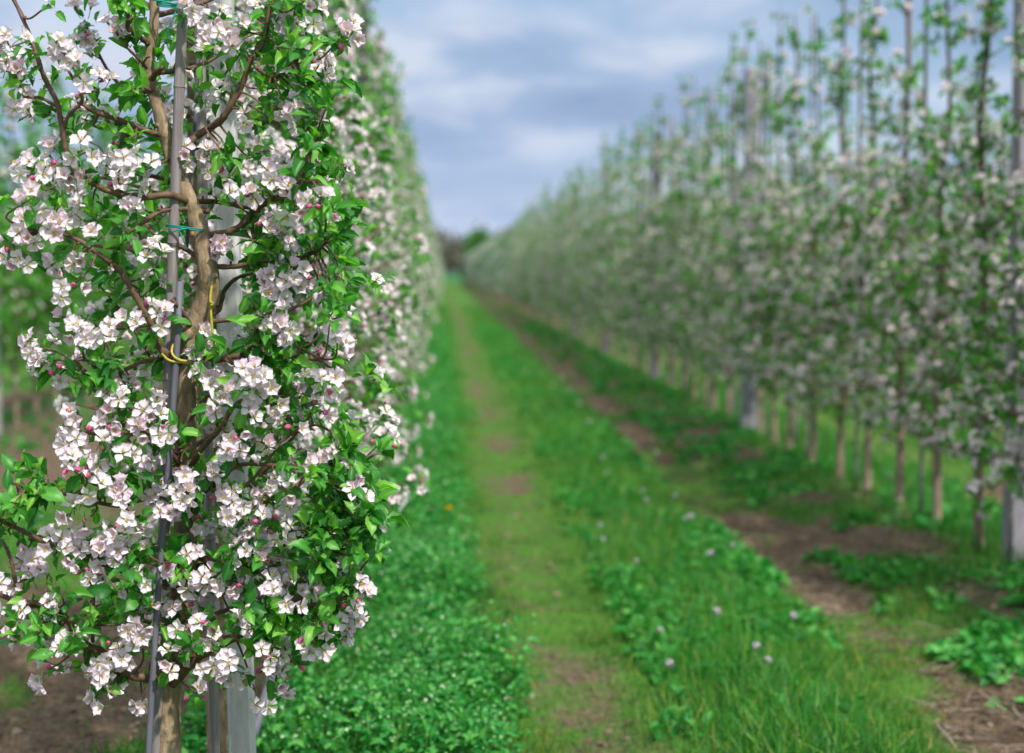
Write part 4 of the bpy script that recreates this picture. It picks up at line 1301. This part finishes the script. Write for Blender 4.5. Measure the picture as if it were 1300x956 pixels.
grass = MB()
x, y = sample_ground(430000, -7.6, 9.5, 4.0, 62, 1.75)
u = alley(x); gv = green_of(x, y)
clump = fbm(x * 3.1 + 70, y * 2.4, 3)
low = g_(u, 1.02, 0.27) + g_(u, 2.38, 0.32)
keep = rs.random(len(x)) < (0.35 + 1.3 * clump) * np.clip(gv * 1.15 - 0.05 - 0.15 * g_(u, 1.02, 0.3), 0.05, 1)
x, y, u, low = x[keep], y[keep], u[keep], low[keep]
tall = 0.05 + 0.11 * fbm(x * 1.1 + 3, y * 1.1, 3) + 0.05 * g_(u, 1.72, 0.3) + 0.06 * g_(u, 0.35, 0.35)
hgt = tall * (1 - 0.76 * np.clip(low * (0.4 + 1.2 * fbm(x * 2.3, y * 2.3 + 60, 3)), 0, 1)) * rs.uniform(0.6, 1.35, len(x)) * np.where(x < ROW_L, 0.75, 1)
wd = (1.0 + np.clip(y - 8, 0, 60) / 16)
z = ground_h(x, y)
pos = np.stack([x, y, z - 0.004], -1)
fr = upright(len(x), 0.35)
fr = fr * np.stack([0.09 * wd / np.maximum(hgt, 0.01) * 0.55 * 0 + np.clip(0.055 / np.maximum(hgt, 0.02), 0.4, 2.2) * wd, np.ones(len(x)), np.ones(len(x))], -1)[:, None, :]
yel = np.clip(low, 0, 1)[:, None] * np.array([1.7, 0.74, 0.7]) + (1 - np.clip(low, 0, 1))[:, None] * np.ones(3)
n2 = fbm(x * 0.7 + 50, y * 0.7, 3)[:, None]
yel = yel * (0.70 + 0.6 * n2) * (1 + np.array([0.9, 0.12, 0.1]) * rs.random((len(x), 1)) ** 2)
h2 = rs.random(len(x)) < 0.4
grass.scatter(BLADE, fr[~h2], pos[~h2], hgt[~h2], yel[~h2])
grass.scatter(BLADE2, fr[h2], pos[h2], hgt[h2], yel[h2])
o = grass.build('grass', [M['grass']])
tag(o, 'bright green grass between and beside the wheel tracks', 'grass', kind='stuff')

# leafy weeds: chickweed like plants with pale tips on the left verge, broad leaves under the trees
weed = MB(); tips = MB()
x, y = sample_ground(10500, -0.75, 0.40, 4.0, 40, 1.7)
keep = rs.random(len(x)) < np.clip(1.0 - (x + 0.10 + 0.5 * (fbm(x * 3, y * 1.4, 3) - 0.5)) / 0.30, 0, 1)
x, y = x[keep], y[keep]
x2, y2 = sample_ground(9000, 1.95, 3.6, 4.0, 40, 1.6)
k2 = fbm(x2 * 2.6 + 8, y2 * 2.0, 3) > 0.40 + 0.25 * rs.random(len(x2)) + 0.12 * (1 - green_of(x2, y2))
x3, y3 = sample_ground(3500, 0.75, 1.6, 4.5, 40, 1.6)
k3_ = fbm(x3 * 2.0, y3 * 1.0 + 8, 3) > 0.42 + 0.3 * rs.random(len(x3))
x4, y4 = sample_ground(500, -5.0, -3.4, 10, 40, 1.6)
px = np.concatenate([x, x2[k2], x3[k3_], x4]); py = np.concatenate([y, y2[k2], y3[k3_], y4])
typ = np.concatenate([np.zeros(len(x)), np.ones(k2.sum()), np.full(k3_.sum(), 2), np.full(len(x4), 1)])
pz = ground_h(px, py)
for tt in (0, 1, 2):
    m = typ == tt; n = m.sum(); bp = np.stack([px[m], py[m], pz[m]], -1)
    lump = fbm(px[m] * 2.2 + 9, py[m] * 1.6, 3); hh = rs.uniform(0.06, 0.17, n) * (0.35 + 1.7 * lump) if tt == 0 else rs.uniform(0.03, 0.10, n)
    k_ = 8 if tt == 0 else 9
    idx = np.repeat(np.arange(n), k_)
    d = unit(rs.normal(0, 1, (len(idx), 3)) * [1, 1, 0.35] + [0, 0, 0.35 if tt == 0 else 0.55])
    f = rs.random(len(idx))
    lo = bp[idx] + np.stack([0 * f, 0 * f, (f * hh[idx] if tt == 0 else 0.01 * f)], -1) + rs.normal(0, 0.012, (len(idx), 3)) * [1, 1, 0]
    ln = rs.uniform(0.018, 0.055, len(idx)) * (1 if tt == 0 else rs.uniform(0.9, 1.8, len(idx))) * (1 + np.clip(py[m][idx] - 10, 0, 30) / 40)
    put_leaves(weed, lo, d, unit(d * 0.1 + [0, 0, 1] + rs.normal(0, 0.3, d.shape)), ln, False, rs)
    if tt == 0:
        kk = 4; idx = np.repeat(np.arange(n), kk)
        tp_ = bp[idx] + np.stack([rs.normal(0, 0.03, n * kk), rs.normal(0, 0.03, n * kk), hh[idx] * rs.uniform(0.9, 1.35, n * kk)], -1)
        mm = rs.random(len(idx)) < 0.30
        tp_ = tp_[mm]
        c_ = np.where(rs.random((len(tp_), 1)) < 0.12, np.array([[0.50, 0.62, 0.42]]), np.array([[0.16, 0.40, 0.14]]))
        tips.scatter(blade4, frames(rs.normal(size=tp_.shape) + [0, -0.6, 1.2], rs), tp_, rs.uniform(0.005, 0.011, len(tp_)) * (1 + np.clip(tp_[:, 1] - 6, 0, 30) / 25), c_)
        sidx = idx[mm]
        for_st = np.stack([bp[sidx], tp_], 1)
        st = for_st[::3]
        dirn = unit(st[:, 1] - st[:, 0]); ln_ = np.linalg.norm(st[:, 1] - st[:, 0], axis=1)
        stem = dict(v=np.array([[-.009, 0, 0], [.009, 0, 0], [.006, 0, 1], [-.006, 0, 1]]), fi=np.array([0, 1, 2, 3]), fn=np.array([4]), mi=np.array([0]), c=np.ones((4, 3)))
        weed.scatter(stem, frames(dirn, rs), st[:, 0], ln_)
o = weed.build('weeds', [M['weed']]); tag(o, 'leafy green weeds along the verge and under the tree rows', 'weeds', kind='stuff')
o = tips.build('weed_flowers', [M['plain']]); tag(o, 'tiny pale flower heads over the weeds of the left verge', 'weed flowers', kind='stuff')

# prunings, dry grass and clods beside the right hand track
lit = MB()
x, y = sample_ground(34000, 1.5, 3.3, 4.0, 45, 1.6)
keep = rs.random(len(x)) < np.clip(1.05 - green_of(x, y), 0.05, 1) * np.where(alley(x) < 2.2, 0.25, 1) * (0.25 + 1.5 * np.clip(fbm(x * 1.2, y * 1.2 + 40, 3) - 0.35, 0, 1))
x, y = x[keep], y[keep]
xb, yb = sample_ground(5000, -5.2, -0.9, 4.5, 30, 1.6)
kb = rs.random(len(xb)) < (1 - green_of(xb, yb)) * 0.6
x = np.concatenate([x, xb[kb]]); y = np.concatenate([y, yb[kb]])
z = ground_h(x, y)
dirs = unit(rs.normal(0, 1, (len(x), 3)) * [1.4, 0.7, 0.16])
ln = np.minimum(rs.gamma(2.0, 0.022, len(x)) + 0.012, 0.13)
stick = MB(); tube(stick, [[0, 0, 0], [0.03, 0.03, 0.33], [-0.02, 0, 0.66], [0, 0.02, 1]], [0.022, 0.020, 0.018, 0.010], 4, cap=False)
STICK = tmpl(stick)
fr = frames(dirs, rs) * np.stack([np.full(len(x), 1.2), np.full(len(x), 1.2), np.ones(len(x))], -1)[:, None, :]
lit.scatter(STICK, fr, np.stack([x, y, z + rs.uniform(0.0, 0.03, len(x))], -1), ln)
o = lit.build('prunings', [M['dry']]); tag(o, 'grey brown litter of pruned twigs and dry stalks on bare soil', 'prunings', kind='stuff')

# clods
cl_ = MB()
x, y = sample_ground(9000, -5.0, 3.4, 4.5, 30, 1.7)
keep = rs.random(len(x)) < (1 - green_of(x, y)) * 0.9
x, y = x[keep], y[keep]; z = ground_h(x, y)
ic = np.array([[0, 0, .8], [.9, 0, .1], [.3, .85, .2], [-.8, .5, .1], [-.7, -.6, .2], [.3, -.9, .1]])
CL = dict(v=ic, fi=np.array([0, 1, 2, 0, 2, 3, 0, 3, 4, 0, 4, 5, 0, 5, 1]), fn=np.array([3] * 5), mi=np.zeros(5, int), c=np.ones((6, 3)))
cl_.scatter(CL, upright(len(x), 0.3), np.stack([x, y, z - 0.003], -1), np.minimum(rs.gamma(2.0, 0.005, len(x)) + 0.004, 0.022))
o = cl_.build('soil_clods', [M['clod']]); tag(o, 'crumbly clods of brown soil in the wheel track', 'soil', kind='stuff')


# dandelions: countable, each its own plant
def dandelion(yellow):
    root = bpy.data.objects.new('dandelion', None); C.objects.link(root)
    st = MB(); tube(st, [[0, 0, 0], [0.006, 0, 0.08], [0.004, 0.004, 0.15], [0, 0, 0.21]], [0.0024, 0.002, 0.0019, 0.0018], 5, 0, (1.6, 1.1, 1.0))
    st.build('stem', [M['weed']], root)
    hd = MB(); n = 90; i = np.arange(n); ph = np.arccos(1 - 2 * (i + .5) / n); th = i * 2.39996
    if yellow:
        d = np.stack([np.cos(th) * (i / n) ** .5, np.sin(th) * (i / n) ** .5, 1.05 - (i / n)], -1)
        pet = dict(v=np.array([[-.08, 0, 0], [.08, 0, 0], [.09, 0, .9], [-.09, 0, .9]]), fi=np.array([0, 1, 2, 3]), fn=np.array([4]), mi=np.array([0]), c=np.tile([[.78, .60, .02]], (4, 1)))
        hd.scatter(pet, frames(d, trs), np.tile([[0, 0, .21]], (n, 1)), np.full(n, .021))
    else:
        d = np.stack([np.sin(ph) * np.cos(th), np.sin(ph) * np.sin(th), np.cos(ph)], -1)
        pet = dict(v=np.array([[0, 0, 0], [.03, 0, .75], [.26, .06, 1.], [-.24, .1, 1.], [0, -.26, 1.]]), fi=np.array([0, 1, 2, 0, 3, 4, 2, 3, 4]), fn=np.array([3, 3, 3]), mi=np.array([0]*3), c=np.tile([[.50, .52, .50]], (5, 1)))
        hd.scatter(pet, frames(d, trs), np.tile([[0, 0, .222]], (n, 1)), np.full(n, .0145))
    hd.build('flower_head' if yellow else 'seed_head', [M['plain']], root)
    lf = MB(); a = trs.uniform(0, 6.28, 7)
    d = unit(np.stack([np.cos(a), np.sin(a), np.full(7, .35)], -1))
    put_leaves(lf, np.zeros((7, 3)), d, np.tile([[0, 0, 1.0]], (7, 1)), trs.uniform(.07, .12, 7), True, trs)
    lf.build('leaf_rosette', [M['weed']], root)
    return root


dw = dandelion(False)
DL = [(765, 587), (833, 580), (816, 620), (821, 638), (762, 661), (808, 707), (838, 801), (766, 678), (902, 721), (910, 801), (1007, 798), (975, 853), (857, 627), (877, 669), (870, 655), (770, 600), (960, 840), (702, 492), (714, 486), (722, 497), (692, 470), (735, 520), (655, 455), (668, 470), (748, 540), (1130, 620), (930, 690), (850, 860)]
specials = {0: 'dandelion clock with two smaller ones near it, midway up the middle grass strip', 10: 'dandelion clock nearest the right wheel track, low in the grass', 11: 'dandelion clock in the lowest grass of the middle strip', 6: 'dandelion clock beside the left wheel track, low in the picture', 25: 'white dandelion clock under the trees of the right row'}
for i, (x, y) in enumerate(DL):
    d_ = (CAMH - 0.20) * FPX / (y - 345.0); q = P(x, y, d_)
    lab = specials.get(i, 'white dandelion clock in the %s grass between the wheel tracks' % ('far blurred' if y < 530 else 'middle distance' if y < 690 else 'nearer'))
    loc = at(q[0], q[1])
    s_ = float(rs.uniform(0.7, 1.2))
    if i == 0:
        dw.location = loc; tag(dw, lab, 'dandelion', 'dandelion clocks in the grass')
    else:
        c = dup(dw, loc, rs.uniform(0, 6.28), (s_, s_, s_), lab, 'dandelion clocks in the grass'); c['category'] = 'dandelion'
dy_ = dandelion(True)
q = P(570, 651, (CAMH - 0.2) * FPX / (651 - 345.0))
dy_.location = at(q[0], q[1]); tag(dy_, 'single yellow dandelion in bloom on the left edge of the mossy track', 'dandelion')

# ------------------------------------------------------------------ far woods behind the orchard
w = MB(); rs = np.random.default_rng(12)
for i in range(120):
    x = rs.uniform(-75, 100); y = rs.uniform(255, 300)
    green = (x > 4.5 + rs.normal(0, 1.0)) and rs.random() < 0.85
    h = rs.uniform(7.0, 10.0)
    tube(w, [[x, y, 0], [x + rs.normal(0, .2), y, h * .5], [x, y, h * .85]], [.22, .14, .04], 5, 1, (1, 1, 1))
    n = 620
    p = rs.normal(0, 1, (n, 3)); p = unit(p) * rs.random((n, 1)) ** .4 * [h * .27, h * .27, h * .40] * (1 + .25 * rs.normal(size=(n, 1)))
    p += [x, y, h * .58]
    base_c = np.array([0.06, 0.17, 0.035]) if green else np.array([0.15, 0.15, 0.115])
    keep = rs.random(n) < (1 if green else .75)
    p = p[keep]; p[:, 2] = np.clip(p[:, 2], 0.3, None)
    w.scatter(blade4, frames(rs.normal(size=p.shape), rs), p, rs.uniform(.35, .8, len(p)), base_c * rs.uniform(.6, 1.5, (len(p), 1)))
o = w.build('distant_woods', [M['foliage_far'], M['trunk_far']])
tag(o, 'brown and green wood closing the view at the end of the path', 'woods', kind='stuff')
